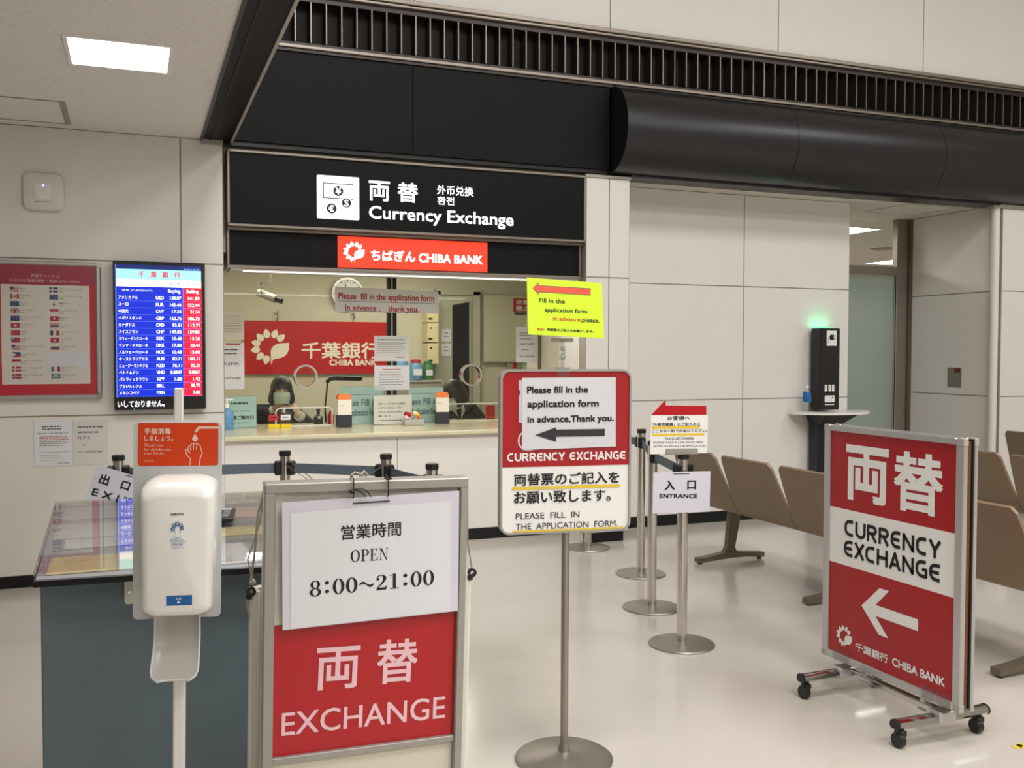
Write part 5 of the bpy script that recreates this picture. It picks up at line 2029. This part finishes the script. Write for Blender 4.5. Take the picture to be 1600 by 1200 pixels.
# ENTRANCE paper and arrow plate
q = thing('entrance_paper', 'white ENTRANCE paper tied on the nearest belt post', 'notice', (2.421, 3.955, 0.752), -5, 0, -0.8)
b = MB()
b.box(-0.149, 0.150, 0, 0.002, -0.098, 0.097, 'paper_film')
b.text('入', -0.0873, 0.0139, 0.0483, 0.0420, -1.0, 'ink', bold=0.0016)
b.text('口', 0.0298, 0.0135, 0.0427, 0.0400, -1.0, 'ink', bold=0.0016)
b.text('ENTRANCE', -0.1142, -0.0250, 0.1971, 0.0185, -1.5, 'ink', bold=0.0009)
b.build('sheet', q)
b = MB()
b.stroke([(-0.045, 0.088), (0.04, 0.0875)], 0.0035, 'ink', -0.001)
b.build('tie_cord', q)
q = thing('arrow_plate', 'white customer guide plate topped by a red arrow, clamped over the ENTRANCE paper', 'sign', (2.43, 3.99, 1.058), -5, 0, -0.6)
b = MB()
b.prism([(-0.153, 0.0602), (-0.153, -0.126), (0.148, -0.126), (0.148, 0.0602), (0.139, 0.0602), (0.138, 0.105), (-0.077, 0.107), (-0.078, 0.1355)], 0.0, 0.004, 'white_sign')
b.poly([(-0.152, 0.0605), (-0.0779, 0.1350), (-0.0764, 0.1062), (0.1378, 0.1042), (0.139, 0.0603)], 'sign_red', -0.0008)
b.text('お客様へ', -0.0670, 0.0360, 0.1190, 0.0203, 0, 'ink', bold=0.0004)
b.rect(-0.1467, -0.0060, 0.1065, 0.0060, 'highlight', -0.0006)
b.text('「外貨両替票」にご記入の上', -0.1468, 0.0074, 0.2550, 0.0153, 0.1, 'ink', bold=0.0003)
b.rect(-0.1460, -0.0395, 0.1310, -0.0285, 'highlight', -0.0006)
b.text('ここから一列でお並びください。', -0.1460, -0.0228, 0.2915, 0.0142, 0.1, 'ink', bold=0.0003)
b.text('TO CUSTOMERS', -0.0785, -0.0580, 0.1509, 0.0108, 0, 'ink_soft', bold=0.0002)
b.text('PLEASE MAKE A LINE FROM HERE', -0.1377, -0.0756, 0.2632, 0.0092, -0.3, 'ink_soft')
b.text('AFTER FILLING IN THE APPLICATION.', -0.1372, -0.0928, 0.2782, 0.0092, -0.3, 'ink_soft')
b.build('plate', q)
b = MB()
b.box(-0.072, 0.095, -0.008, 0.014, -0.131, -0.100, 'alu_dull', 0.003)
b.disc((0.01, -0.120), 0.003, 'ink', -0.0085, 8)
b.lathe([(0.024, -0.150), (0.024, -0.128)], 'steel', (0.024, 0.014, 0), 20)
b.build('clamp', q, 30)

# ------------------------------------------------------------------ wheeled board at the right
t = thing('wheeled_sign', 'double-faced red and white currency exchange board on a chrome castered base', 'sign stand', (2.724, 2.93, 0.626), -90)
HW, HH = 0.3685, 0.490


def frame_face(y0, y1):
    b = MB()
    for x0, x1, z0, z1 in ((-HW, -HW + 0.036, -HH, HH), (HW - 0.036, HW, -HH, HH), (-HW + 0.036, HW - 0.036, HH - 0.024, HH), (-HW + 0.036, HW - 0.036, -HH, -HH + 0.030)):
        b.box(x0, x1, y0, y1, z0, z1, 'alu', 0.003)
    for sx in (-1, 1):
        for sz in (-1, 1):
            x, z = sx * (HW - 0.014), sz * (HH - 0.013)
            b.box(x - 0.015, x + 0.015, y0 - 0.0008, y1 + 0.0008, z - 0.014, z + 0.014, 'trim_grey', 0.002)
    return b


frame_face(-0.010, 0.012).build('front_frame', t)
frame_face(0.044, 0.060).build('rear_frame', t)
b = MB()
b.box(-HW + 0.012, HW - 0.012, 0.012, 0.044, -HH + 0.012, HH - 0.012, 'wood_edge')
b.box(-HW + 0.004, HW - 0.004, 0.038, 0.044, -HH + 0.01, HH - 0.004, 'black_plastic')
b.build('core', t, label='brown wooden core between the two faces')
for nm, yf, sg in (('front_print', -0.002, 1), ('rear_print', 0.054, -1)):
    b = MB()
    X0, X1 = -HW + 0.036, HW - 0.036
    b.rect(X0, 0.147, X1, HH - 0.024, 'sign_red2', yf)
    b.rect(X0, -0.085, X1, 0.147, 'white_sign', yf)
    b.rect(X0, -HH + 0.030, X1, -0.085, 'sign_red2', yf)
    if sg == 1:
        y1 = yf - 0.0012
        b.text('両', -0.2329, 0.1985, 0.2260, 0.2120, 0, 'white_sign', y1, 0.007)
        b.text('替', 0.0340, 0.1970, 0.2320, 0.2160, 0, 'white_sign', y1, 0.006)
        block(b, 'CURRENCY', -0.2420, 0.0400, 0.5080, 0.0660, 'ink', y1, 0.18)
        block(b, 'EXCHANGE', -0.2438, -0.0445, 0.5116, 0.0650, 'ink', y1, 0.18)
        b.poly([(-0.1384, -0.2275), (-0.0388, -0.1345), (0.0118, -0.1345), (-0.0595, -0.2060), (0.1628, -0.2060), (0.1628, -0.2500), (-0.0595, -0.2500), (0.0118, -0.3200), (-0.0388, -0.3200)], 'white_sign', y1)
        logo(b, -0.283, -0.428, 0.094, 'white_sign', y1)
        b.text('千葉銀行', -0.1685, -0.4190, 0.1804, 0.0330, 0, 'white_sign', y1, 0.0009)
        b.text('CHIBA BANK', 0.0354, -0.4180, 0.2584, 0.0300, 0, 'white_sign', y1, 0.0012)
    b.build(nm, t)
for x0, x1 in ((-0.295, -0.195), (0.190, 0.255), (0.262, 0.330)):
    b = MB()
    b.rect(x0, -HH - 0.002, x1, -HH + 0.052, 'tape', -0.0115)
    b.build('clear_tape', t)
# chrome base, in the same frame (x runs towards the viewer)
b = MB()
BZ = -0.626
b.box(-0.26, 0.27, 0.008, 0.026, BZ + 0.085, BZ + 0.108, 'chrome', 0.003)
b.box(-0.26, 0.27, 0.030, 0.048, BZ + 0.085, BZ + 0.108, 'chrome', 0.003)
b.build('crossbar', t)
for x, nm in ((-0.262, 'far'), (0.262, 'near')):
    b = MB()
    sec = [(-0.024, 0.0), (-0.020, 0.016), (-0.008, 0.023), (0.008, 0.023), (0.020, 0.016), (0.024, 0.0), (0.016, -0.010), (-0.016, -0.010)]
    b.loft([[(x + dx, y, BZ + 0.080 + dz) for dx, dz in sec] for y in (-0.195, 0.225)], 'chrome')
    foot = b.build('foot', t, 40)
    b = MB()
    b.box(x - 0.030, x + 0.030, -0.020, 0.060, BZ + 0.072, BZ + 0.112, 'alu', 0.004)
    b.build('joint', foot)
    b = MB()
    for y in (-0.198, 0.228):
        b.loft([[(x + dx * 1.05, y + k, BZ + 0.080 + dz * 1.05) for dx, dz in sec] for k in (-0.004, 0.004)], 'black_plastic')
    b.build('end_caps', foot)
    for y in (-0.170, 0.200):
        b = MB()
        b.lathe([(0.0, -0.014), (0.024, -0.014), (0.0275, -0.010), (0.0275, 0.010), (0.024, 0.014), (0, 0.014)], 'black_plastic', (x, y - 0.012, BZ + 0.0275), 20, 'y')
        b.box(x - 0.018, x + 0.018, y - 0.020, y + 0.012, BZ + 0.040, BZ + 0.062, 'black_plastic', 0.004)
        b.lathe([(0.009, 0.055), (0.009, 0.075)], 'black_plastic', (x, y, BZ), 12)
        b.build('caster', foot, 40)
for x in (-0.135, 0.175):
    b = MB()
    b.box(x - 0.014, x + 0.014, 0.010, 0.046, BZ + 0.105, BZ + 0.140, 'alu', 0.003)
    b.box(x - 0.020, x + 0.020, 0.004, 0.052, BZ + 0.078, BZ + 0.086, 'alu', 0.002)
    b.build('clamp', t)

# ------------------------------------------------------------------ beam seating
PROF = [(0.0, 0.770), (0.012, 0.745), (0.055, 0.640), (0.100, 0.535), (0.138, 0.450), (0.170, 0.402), (0.215, 0.374), (0.270, 0.366), (0.36, 0.374), (0.48, 0.392), (0.575, 0.402), (0.60, 0.398)]


def seat(t, y0, y1):
    """one moulded shell, back towards -x"""
    b = MB()
    th = 0.016
    rows = []
    n = len(PROF)
    for i, (x, z) in enumerate(PROF):
        a, c = PROF[max(0, i - 1)], PROF[min(n - 1, i + 1)]
        dx, dz = c[0] - a[0], c[1] - a[1]
        L = math.hypot(dx, dz)
        nx, nz = -dz / L, dx / L
        ins = [0.058, 0.036, 0.024, 0.012, 0.003, 0.002, 0.002, 0.002, 0.002, 0.002, 0.008, 0.025][i]
        rows.append([(x, y0 + ins, z), (x, y1 - ins, z), (x + nx * th, y1 - ins, z + nz * th), (x + nx * th, y0 + ins, z + nz * th)])
    b.loft(rows, 'seat_brown')
    b.build('seat', t, 30)


def bench(name, lb, x, edges, legs):
    t = thing(name, lb, 'bench', (x, 0, 0))
    for a, c in edges:
        seat(t, a, c)
    ya, yb = min(e[0] for e in edges), max(e[1] for e in edges)
    b = MB()
    b.box(0.40, 0.47, ya + 0.05, yb - 0.05, 0.335, 0.376, 'leg_brown', 0.006)
    b.build('beam', t)
    for ly in legs:
        b = MB()
        b.loft([[(0.345 + dx, ly + dy, 0.045) for dx, dy in ((-0.055, -0.025), (0.055, -0.025), (0.055, 0.025), (-0.055, 0.025))],
                [(0.350 + dx, ly + dy, 0.10) for dx, dy in ((-0.030, -0.022), (0.030, -0.022), (0.030, 0.022), (-0.030, 0.022))],
                [(0.385 + dx, ly + dy, 0.345) for dx, dy in ((-0.042, -0.024), (0.042, -0.024), (0.042, 0.024), (-0.042, 0.024))]], 'leg_brown')
        b.loft([[(xx, ly - 0.028, zb), (xx, ly + 0.028, zb), (xx, ly + 0.028, zt), (xx, ly - 0.028, zt)] for xx, zb, zt in ((0.09, 0.010, 0.040), (0.22, 0.018, 0.052), (0.34, 0.026, 0.072), (0.46, 0.026, 0.060), (0.615, 0.014, 0.046))], 'leg_brown')
        leg = b.build('leg', t, 35)
        for xx in (0.115, 0.59):
            b = MB()
            b.lathe([(0.0, 0), (0.016, 0), (0.016, 0.016), (0, 0.016)], 'black_plastic', (xx, ly, 0), 12)
            b.build('foot_pad', leg, 35)
    return t


bench('bench_seating', 'brown moulded bench row seen from behind between ENTRANCE post and wheeled board', 3.40, [(5.148, 5.724), (4.570, 5.147), (3.993, 4.569)], (5.505, 4.381))
bench('bench_seating', 'nearest brown bench back, right beside the wheeled board', 3.40, [(2.905, 3.48), (3.481, 3.90)], (3.1,))
bench('bench_seating', 'brown bench row in the middle, seen past the wheeled board', 5.16, [(3.98, 4.555), (4.556, 5.13)], (4.3,))
bench('bench_seating', 'farthest brown bench back by the right wall', 6.70, [(4.80, 5.375), (5.376, 5.95)], (5.3,))

# ------------------------------------------------------------------ charging pillar
t = thing('charging_pillar', 'slim black charging pillar with plug sign and white shelf against the wall', 'charging station', (5.54, 6.67, 0))
b = MB()
b.box(-0.106, 0.106, 0.0, 0.125, 0.925, 1.625, 'black_plastic', 0.008)
b.box(-0.115, 0.106, 0.0, 0.125, 0.0, 0.86, 'black_plastic', 0.008)
b.loft([[(-0.10, 0.0, 0.78), (0.09, 0.0, 0.78), (0.09, 0.12, 0.78), (-0.10, 0.12, 0.78)], [(-0.15, -0.12, 0.885), (0.20, -0.12, 0.885), (0.16, 0.12, 0.885), (-0.15, 0.12, 0.885)]], 'black_plastic')
pillar = b.build('body', t)
b = MB()
sh = []
for i in range(17):
    a = PI + PI * i / 16
    sh.append((0.07 + 0.385 * math.cos(a), 0.10 + 0.27 * math.sin(a)))
sh += [(0.455, 0.13), (-0.315, 0.13)]
b.loft([[(x, y, z) for x, y in sh] for z in (0.890, 0.910)], 'white_sign')
b.build('shelf', t)
b = MB()
b.rect(-0.040, 1.475, 0.066, 1.605, 'white_sign', -0.0015)
b.poly([(-0.002, 1.525), (0.034, 1.525), (0.034, 1.570), (-0.002, 1.570), (-0.010, 1.558), (-0.010, 1.537)], 'ink', -0.0025)
b.rect(0.034, 1.532, 0.054, 1.538, 'ink', -0.0025)
b.rect(0.034, 1.556, 0.054, 1.562, 'ink', -0.0025)
b.stroke([(-0.010, 1.548), (-0.020, 1.548), (-0.024, 1.536), (-0.018, 1.520), (-0.022, 1.505), (-0.032, 1.500)], 0.004, 'ink', -0.0025)
b.build('plug_sign', pillar)
for x in (-0.042, -0.003, 0.034):
    b = MB()
    b.prism(rrect(x - 0.012, 1.085, x + 0.012, 1.142, 0.004), -0.003, 0.002, 'white_plastic')
    b.rect(x - 0.004, 1.126, x + 0.004, 1.130, 'ink', -0.0036)
    b.rect(x - 0.003, 1.100, x + 0.003, 1.118, 'clear_tag', -0.0036)
    b.build('usb_socket', pillar)
b = MB()
b.prism(rrect(-0.052, 0.992, 0.050, 1.050, 0.004), -0.003, 0.002, 'white_plastic')
for x, z in ((-0.03, 1.030), (0.0, 1.030), (-0.012, 1.010), (0.018, 1.010)):
    b.rect(x - 0.003, z - 0.005, x + 0.003, z + 0.005, 'ink_soft', -0.0036)
b.rect(0.020, 1.026, 0.040, 1.036, 'ink', -0.0036)
b.rect(-0.050, 0.968, 0.048, 0.976, 'white_sign', -0.0012)
b.build('power_socket', pillar)
b = MB()
b.box(-0.09, 0.09, 0.06, 0.115, 1.624, 1.632, 'green_lit')
b.build('green_light', t, label='glowing green strip on top')
pl = bpy.data.lights.new('green_glow', 'AREA')
pl.shape = 'RECTANGLE'
pl.size, pl.size_y, pl.energy, pl.color = 0.18, 0.05, 0.20, (0.10, 1.0, 0.45)
po = bpy.data.objects.new('green_glow', pl)
po.location = (5.54, 6.775, 1.64)
po.rotation_euler = (math.radians(180 - 18), 0, 0)
COL.objects.link(po)
t = thing('water_bottle', 'clear water bottle with blue label on the shelf of the black pillar', 'bottle', (5.335, 6.71, 0.911))
b = MB()
b.lathe([(0, 0), (0.032, 0.0), (0.034, 0.006), (0.034, 0.085), (0.036, 0.10), (0.036, 0.150), (0.030, 0.175), (0.014, 0.195), (0.013, 0.205)], 'acrylic', n=20)
b.build('body', t, 40)
b = MB()
b.lathe([(0.0345, 0.085), (0.0368, 0.10), (0.0368, 0.150), (0.031, 0.172)], 'label_blue', n=20)
b.build('sticker', t, 40)
b = MB()
b.lathe([(0.015, 0.203), (0.015, 0.222), (0, 0.223)], 'white_plastic', n=16)
b.build('cap', t, 40)

# scrap of tape on the floor at the right
t = thing('floor_tape', 'torn scrap of yellow and black tape on the floor by the right edge', 'tape', (2.955, 2.52, 0.0006), 20)
b = MB()
b.add([(-0.03, -0.012, 0), (0.0, -0.02, 0.001), (0.03, -0.008, 0.001), (0.026, 0.014, 0), (-0.004, 0.008, 0.002), (-0.026, 0.016, 0.001)], [tuple(range(6))], 'yellow_base')
b.add([(-0.012, -0.014, 0.0018), (0.012, -0.013, 0.002), (0.016, 0.006, 0.002), (-0.008, 0.006, 0.0025)], [(0, 1, 2, 3)], 'ink')
b.build('scrap', t)

# ------------------------------------------------------------------ the two clerks


def limb(bm_, pts, n=14):
    """tapered round limb through (point, radius) pairs, closed with domes"""
    P = [Vector(p) for p, r in pts]
    R = [r for p, r in pts]
    path, rad = [], []
    d0 = (P[0] - P[1]).normalized()
    for k in (0.98, 0.8, 0.5):
        path.append(P[0] + d0 * R[0] * k)
        rad.append(R[0] * math.sqrt(max(0.02, 1 - k * k)))
    path += P
    rad += R
    d1 = (P[-1] - P[-2]).normalized()
    for k in (0.5, 0.8, 0.98):
        path.append(P[-1] + d1 * R[-1] * k)
        rad.append(R[-1] * math.sqrt(max(0.02, 1 - k * k)))
    bm_.tube(path, rad, 'skin', n)


def ball(bm_, c, rx, ry, rz, n=18, m='skin', rot=None):
    rings = []
    for j in range(1, 12):
        th = PI * j / 12
        ring = []
        for i in range(n):
            a = 2 * PI * i / n
            p = Vector((rx * math.sin(th) * math.cos(a), ry * math.sin(th) * math.sin(a), -rz * math.cos(th)))
            if rot is not None:
                p = rot @ p
            ring.append((c[0] + p.x, c[1] + p.y, c[2] + p.z))
        rings.append(ring)
    bm_.loft(rings, m)


def fuse(mb, name, material, parent, voxel=0.006, smooth=6):
    """one continuous skin over overlapping volumes"""
    o = mb.build(name)
    m = o.modifiers.new('r', 'REMESH')
    m.mode = 'VOXEL'
    m.voxel_size = voxel
    s = o.modifiers.new('s', 'SMOOTH')
    s.factor = 0.5
    s.iterations = smooth
    dg = bpy.context.evaluated_depsgraph_get()
    me = bpy.data.meshes.new_from_object(o.evaluated_get(dg))
    bpy.data.objects.remove(o)
    me.materials.clear()
    me.materials.append(MATS[material])
    me.polygons.foreach_set('use_smooth', [True] * len(me.polygons))
    o = bpy.data.objects.new(name, me)
    COL.objects.link(o)
    o.parent = parent
    return o


def hand(bm_, w, d, up, curl=0.5, side=1, s=1.0):
    """palm, four bent fingers of unequal length and a thumb; w wrist, d along the hand, up out of its back"""
    d, up = Vector(d).normalized(), Vector(up).normalized()
    x = d.cross(up).normalized() * side
    up = x.cross(d).normalized() * side
    w = Vector(w)
    pc = w + d * 0.045 * s
    rot = Matrix((x, d, up)).transposed()
    ball(bm_, pc, 0.038 * s, 0.050 * s, 0.015 * s, 12, 'skin', rot)
    for k, (off, ln) in enumerate(((-0.028, 0.062), (-0.0095, 0.072), (0.0095, 0.067), (0.028, 0.052))):
        base = w + d * (0.082 - abs(off) * 0.25) * s + x * off * s
        p, a, pts = base - d * 0.02 * s, curl * 0.3, [(base - d * 0.02 * s, 0.0090 * s)]
        p = base
        pts.append((p, 0.0088 * s))
        for seg in (0.45, 0.32, 0.23):
            a += curl * 0.55
            p = p + (d * math.cos(a) - up * math.sin(a)) * ln * seg * s
            pts.append((p, (0.0086 - 0.0014 * (1 - seg)) * s))
        limb(bm_, pts, 8)
    b0 = w + d * 0.025 * s - x * 0.030 * s
    limb(bm_, [(b0, 0.012 * s), (b0 - x * 0.022 * s + d * 0.024 * s - up * 0.008 * s, 0.0105 * s), (b0 - x * 0.026 * s + d * 0.050 * s - up * 0.018 * s, 0.009 * s)], 8)


def head_shape(bm_, c, R, s=1.0):
    """skull, jaw, nose, brow, ears; local +y is backwards, -y the face"""
    def at(x, y, z):
        v = R @ Vector((x, y, z)) * s
        return (c[0] + v.x, c[1] + v.y, c[2] + v.z)
    ball(bm_, at(0, 0.012, 0.030), 0.074 * s, 0.092 * s, 0.086 * s, 20, 'skin', R)
    ball(bm_, at(0, -0.022, -0.030), 0.060 * s, 0.066 * s, 0.082 * s, 20, 'skin', R)
    ball(bm_, at(0, -0.060, -0.092), 0.024 * s, 0.024 * s, 0.020 * s, 12, 'skin', R)
    ball(bm_, at(0, -0.094, -0.018), 0.012 * s, 0.018 * s, 0.026 * s, 10, 'skin', R)
    ball(bm_, at(0, -0.102, -0.034), 0.016 * s, 0.014 * s, 0.011 * s, 10, 'skin', R)
    ball(bm_, at(0, -0.084, -0.062), 0.024 * s, 0.010 * s, 0.010 * s, 10, 'skin', R)
    for sx in (-1, 1):
        ball(bm_, at(sx * 0.076, 0.012, -0.012), 0.010 * s, 0.020 * s, 0.030 * s, 10, 'skin', R)
        ball(bm_, at(sx * 0.030, -0.072, 0.018), 0.022 * s, 0.014 * s, 0.008 * s, 10, 'skin', R)
    return at


def hair_shell(c, R, s, drop, fringe, turn):
    """bob: a thick cap with an opening for the face"""
    b = MB()
    n, rows = 48, 22

    def pt(u, v, k):
        a = 2 * PI * u / n - PI / 2          # -y is the face
        f = v / rows
        if f < 0.5:
            th = f / 0.5 * PI * 0.5
            r, z = math.sin(th), 0.118 * math.cos(th)
            rx, ry = 0.090 * r, 0.108 * r
        else:
            g = (f - 0.5) / 0.5
            z = -drop * g
            w = 1 + 0.22 * math.sin(PI * min(1, g) * 0.62) - 0.20 * max(0, g - 0.8) / 0.2
            rx, ry = 0.090 * w, 0.108 * (1 + 0.02 * g)
        rx, ry = rx * k, ry * k
        wave = 1 + 0.012 * math.sin(u * 5.1)
        v3 = R @ Vector((rx * math.cos(a) * wave, 0.012 + ry * math.sin(a) * wave, 0.022 + z * (0.97 + 0.03 * k))) * s
        return (c[0] + v3.x, c[1] + v3.y, c[2] + v3.z)

    def open_(u, v):
        d = abs(((u + 0.5) / n * 360 + 180) % 360 - 180)
        f = v / rows
        if f <= 0.5:
            return False
        g = (f - 0.5) / 0.5
        z = -drop * g
        if d < 30:
            return z < -fringe
        if d < 44:
            return z < -fringe - 0.02 * (d - 30) / 14
        return False
    vs, idx = [], {}

    def vid(u, v, k):
        key = (u % n, v, k)
        if key not in idx:
            idx[key] = len(vs)
            vs.append(pt(u % n, v, 1.0 if k else 0.90))
        return idx[key]
    fs = []
    for v in range(rows):
        for u in range(n):
            if open_(u, v):
                continue
            fs.append((vid(u, v, 1), vid(u + 1, v, 1), vid(u + 1, v + 1, 1), vid(u, v + 1, 1)))
            fs.append((vid(u, v, 0), vid(u, v + 1, 0), vid(u + 1, v + 1, 0), vid(u + 1, v, 0)))
            for (du, dv, e) in ((0, 1, ((u, v + 1), (u + 1, v + 1))), (-1, 0, ((u, v), (u, v + 1))), (1, 0, ((u + 1, v), (u + 1, v + 1)))):
                if v + dv >= rows or open_((u + du) % n, v + dv):
                    (a, b2), (c2, d2) = e
                    fs.append((vid(a, b2, 1), vid(c2, d2, 1), vid(c2, d2, 0), vid(a, b2, 0)))
    b.add(vs, fs, 'hair')
    return b


def person(lb, X, Y, lean, head, turn, nod, armL, armR, handL, handR, mask=True, scarf=True, drop=0.125):
    """seated clerk: pelvis on a chair, trunk leaning, two posed arms, head on a neck"""
    t = thing('person', lb, 'person', (X, Y, 0))
    hip = Vector((0, 0.16, 0.50))
    chest = Vector((lean[0] * 0.7, 0.16 + lean[1] * 0.7, 0.80))
    neck = Vector((lean[0], 0.14 + lean[1], 0.925))
    H = Vector(head)
    shL, shR = chest + Vector((-0.165, 0, 0.075)), chest + Vector((0.165, 0, 0.075))
    R = Matrix.Rotation(math.radians(turn), 3, 'Z') @ Matrix.Rotation(math.radians(nod), 3, 'X')
    b = MB()
    ball(b, hip, 0.165, 0.12, 0.11)
    limb(b, [(hip, 0.13), (hip.lerp(chest, 0.5), 0.115), (chest, 0.125)], 18)
    ball(b, chest + Vector((0, 0, 0.03)), 0.165, 0.105, 0.10)
    limb(b, [(neck - Vector((0, -0.01, 0.06)), 0.06), (neck, 0.05), (H + R @ Vector((0, 0.02, -0.05)), 0.048)], 14)
    for sh, arm in ((shL, armL), (shR, armR)):
        limb(b, [(sh, 0.052), (Vector(arm[0]), 0.042), (Vector(arm[1]), 0.028)], 14)
    for sx in (-1, 1):
        k = Vector((sx * 0.11, -0.26, 0.50))
        limb(b, [(hip + Vector((sx * 0.085, 0, -0.02)), 0.085), (k, 0.062)], 14)
        limb(b, [(k, 0.060), (k + Vector((0, 0.01, -0.22)), 0.052), (Vector((sx * 0.11, -0.24, 0.07)), 0.036)], 12)
        limb(b, [(Vector((sx * 0.11, -0.23, 0.035)), 0.034), (Vector((sx * 0.11, -0.37, 0.025)), 0.026)], 10)
    hand(b, armL[1], handL[0], handL[1], handL[2], 1, 0.95)
    hand(b, armR[1], handR[0], handR[1], handR[2], -1, 0.95)
    at = head_shape(b, H, R, 0.98)
    fuse(b, 'body', 'skin', t, 0.005, 5)
    e = MB()
    for sx in (-1, 1):
        ball(e, at(sx * 0.030, -0.079, 0.000), 0.012, 0.006, 0.006, 10, 'paper')
        ball(e, at(sx * 0.030, -0.084, 0.000), 0.0055, 0.003, 0.0055, 8, 'ink')
        e.tube([at(sx * 0.046, -0.076, 0.022), at(sx * 0.030, -0.088, 0.026), at(sx * 0.015, -0.088, 0.022)], 0.003, 'hair', 6)
    e.build('eyes', t, 50)
    # jacket
    j = MB()
    limb(j, [(hip + Vector((0, 0, -0.02)), 0.150), (hip.lerp(chest, 0.5), 0.135), (chest, 0.140)], 18)
    ball(j, chest + Vector((0, 0, 0.025)), 0.195, 0.125, 0.105)
    for sh, arm in ((shL, armL), (shR, armR)):
        el, wr = Vector(arm[0]), Vector(arm[1])
        limb(j, [(sh, 0.068), (el, 0.056), (el.lerp(wr, 0.86), 0.042)], 14)
        limb(j, [(chest + Vector((0, 0, 0.06)), 0.08), (sh, 0.068)], 14)
    jk = fuse(j, 'jacket', 'cloth_black', t, 0.008, 6)
    c = MB()
    for sx in (-1, 1):
        c.add([tuple(neck + Vector(p)) for p in ((sx * 0.012, -0.135, -0.11), (sx * 0.060, -0.105, -0.05), (sx * 0.070, -0.02, 0.005), (sx * 0.050, -0.03, 0.025), (sx * 0.030, -0.085, 0.0))], [(0, 1, 2, 3, 4)], 'cloth_white')
    for wr, el in ((Vector(armL[1]), Vector(armL[0])), (Vector(armR[1]), Vector(armR[0]))):
        c.tube([el.lerp(wr, 0.88), el.lerp(wr, 0.97)], 0.040, 'cloth_white', 14)
    o = c.build('shirt_collar', jk, 40, label='white collar and cuffs')
    so = o.modifiers.new('s', 'SOLIDIFY')
    so.thickness = 0.006
    if scarf:
        s = MB()
        ball(s, neck + Vector((0, -0.120, -0.055)), 0.036, 0.030, 0.030)
        for sx in (-1, 1):
            ball(s, neck + Vector((sx * 0.045, -0.125, -0.085)), 0.052, 0.026, 0.060)
        ball(s, neck + Vector((0.0, -0.105, -0.13)), 0.075, 0.03, 0.055)
        fuse(s, 'neck_scarf', 'scarf', t, 0.006, 3)
    hair_shell(H, R, 1.0, drop, -0.012, turn).build('hair', t, 60)
    if mask:
        k = MB()
        rows = []
        for jx in range(9):
            f = jx / 8
            z = -0.024 - 0.086 * f
            bul = 0.016 * math.sin(PI * min(1, f * 1.1))
            row = []
            for i in range(13):
                a = math.radians(-78 + 156 * i / 12)
                rx = 0.078 - 0.014 * f * f
                row.append(at(rx * math.sin(a), -0.012 - (0.082 + bul) * math.cos(a) - 0.012 * math.cos(a) ** 8, z + 0.010 * abs(math.sin(a)) * (1 - 2 * f)))
            rows.append(row)
        vs = [p for r in rows for p in r]
        k.add(vs, [(r * 13 + i, r * 13 + i + 1, (r + 1) * 13 + i + 1, (r + 1) * 13 + i) for r in range(8) for i in range(12)], 'mask')
        o = k.build('face_mask', t, 60)
        so = o.modifiers.new('s', 'SOLIDIFY')
        so.thickness = 0.003
    return t


def office_chair(x, y, lb):
    t = thing('office_chair', lb, 'chair', (x, y, 0))
    b = MB()
    b.box(-0.23, 0.23, -0.22, 0.22, 0.36, 0.40, 'teal_chair', 0.02)
    b.build('seat', t, 40)
    b = MB()
    b.prism(rrect(-0.22, 0.52, 0.22, 0.94, 0.06), 0.27, 0.33, 'teal_chair')
    b.build('backrest', t, 40)
    b = MB()
    b.lathe([(0.03, 0.06), (0.03, 0.36)], 'charcoal', n=14)
    b.box(-0.025, 0.025, 0.2, 0.36, 0.36, 0.38, 'charcoal')
    b.box(-0.025, 0.025, 0.33, 0.36, 0.36, 0.75, 'charcoal')
    b.build('column', t, 40)
    b = MB()
    for i in range(5):
        a = 2 * PI * i / 5
        b.tube([(0, 0, 0.075), (0.27 * math.cos(a), 0.27 * math.sin(a), 0.05)], [0.025, 0.015], 'charcoal', 8)
        b.lathe([(0, -0.012), (0.025, -0.012), (0.025, 0.012), (0, 0.012)], 'black_plastic', (0.27 * math.cos(a), 0.27 * math.sin(a), 0.025), 12, 'y')
    b.build('base', t, 40)


office_chair(1.02, 8.62, 'grey-green office chair behind the masked clerk')
office_chair(2.76, 8.66, 'grey-green office chair behind the bent clerk')
person('masked person with dark bob, black jacket and red scarf, hand at the chin',
       1.125, 8.42, (0.0, -0.17), (0.0, -0.33, 1.085), -6, -10,
       ((-0.27, -0.10, 0.70), (-0.10, -0.30, 0.745)), ((0.29, -0.20, 0.755), (0.125, -0.40, 0.895)),
       ((0.6, -0.75, -0.1), (0.1, 0, 1), 0.5), ((-0.42, 0.02, 0.95), (0.6, -0.7, 0.2), 0.9))
person('second person in black bending over papers, face down and turned aside, at the right pane',
       2.80, 8.46, (-0.05, -0.16), (-0.155, -0.30, 1.035), -66, 26,
       ((-0.26, -0.12, 0.72), (-0.17, -0.36, 0.785)), ((0.26, -0.06, 0.70), (0.02, -0.30, 0.745)),
       ((-0.35, -0.80, 0.25), (-0.2, -0.2, 1), 0.6), ((-0.7, -0.7, -0.1), (0, 0, 1), 0.5), True, False, 0.115)
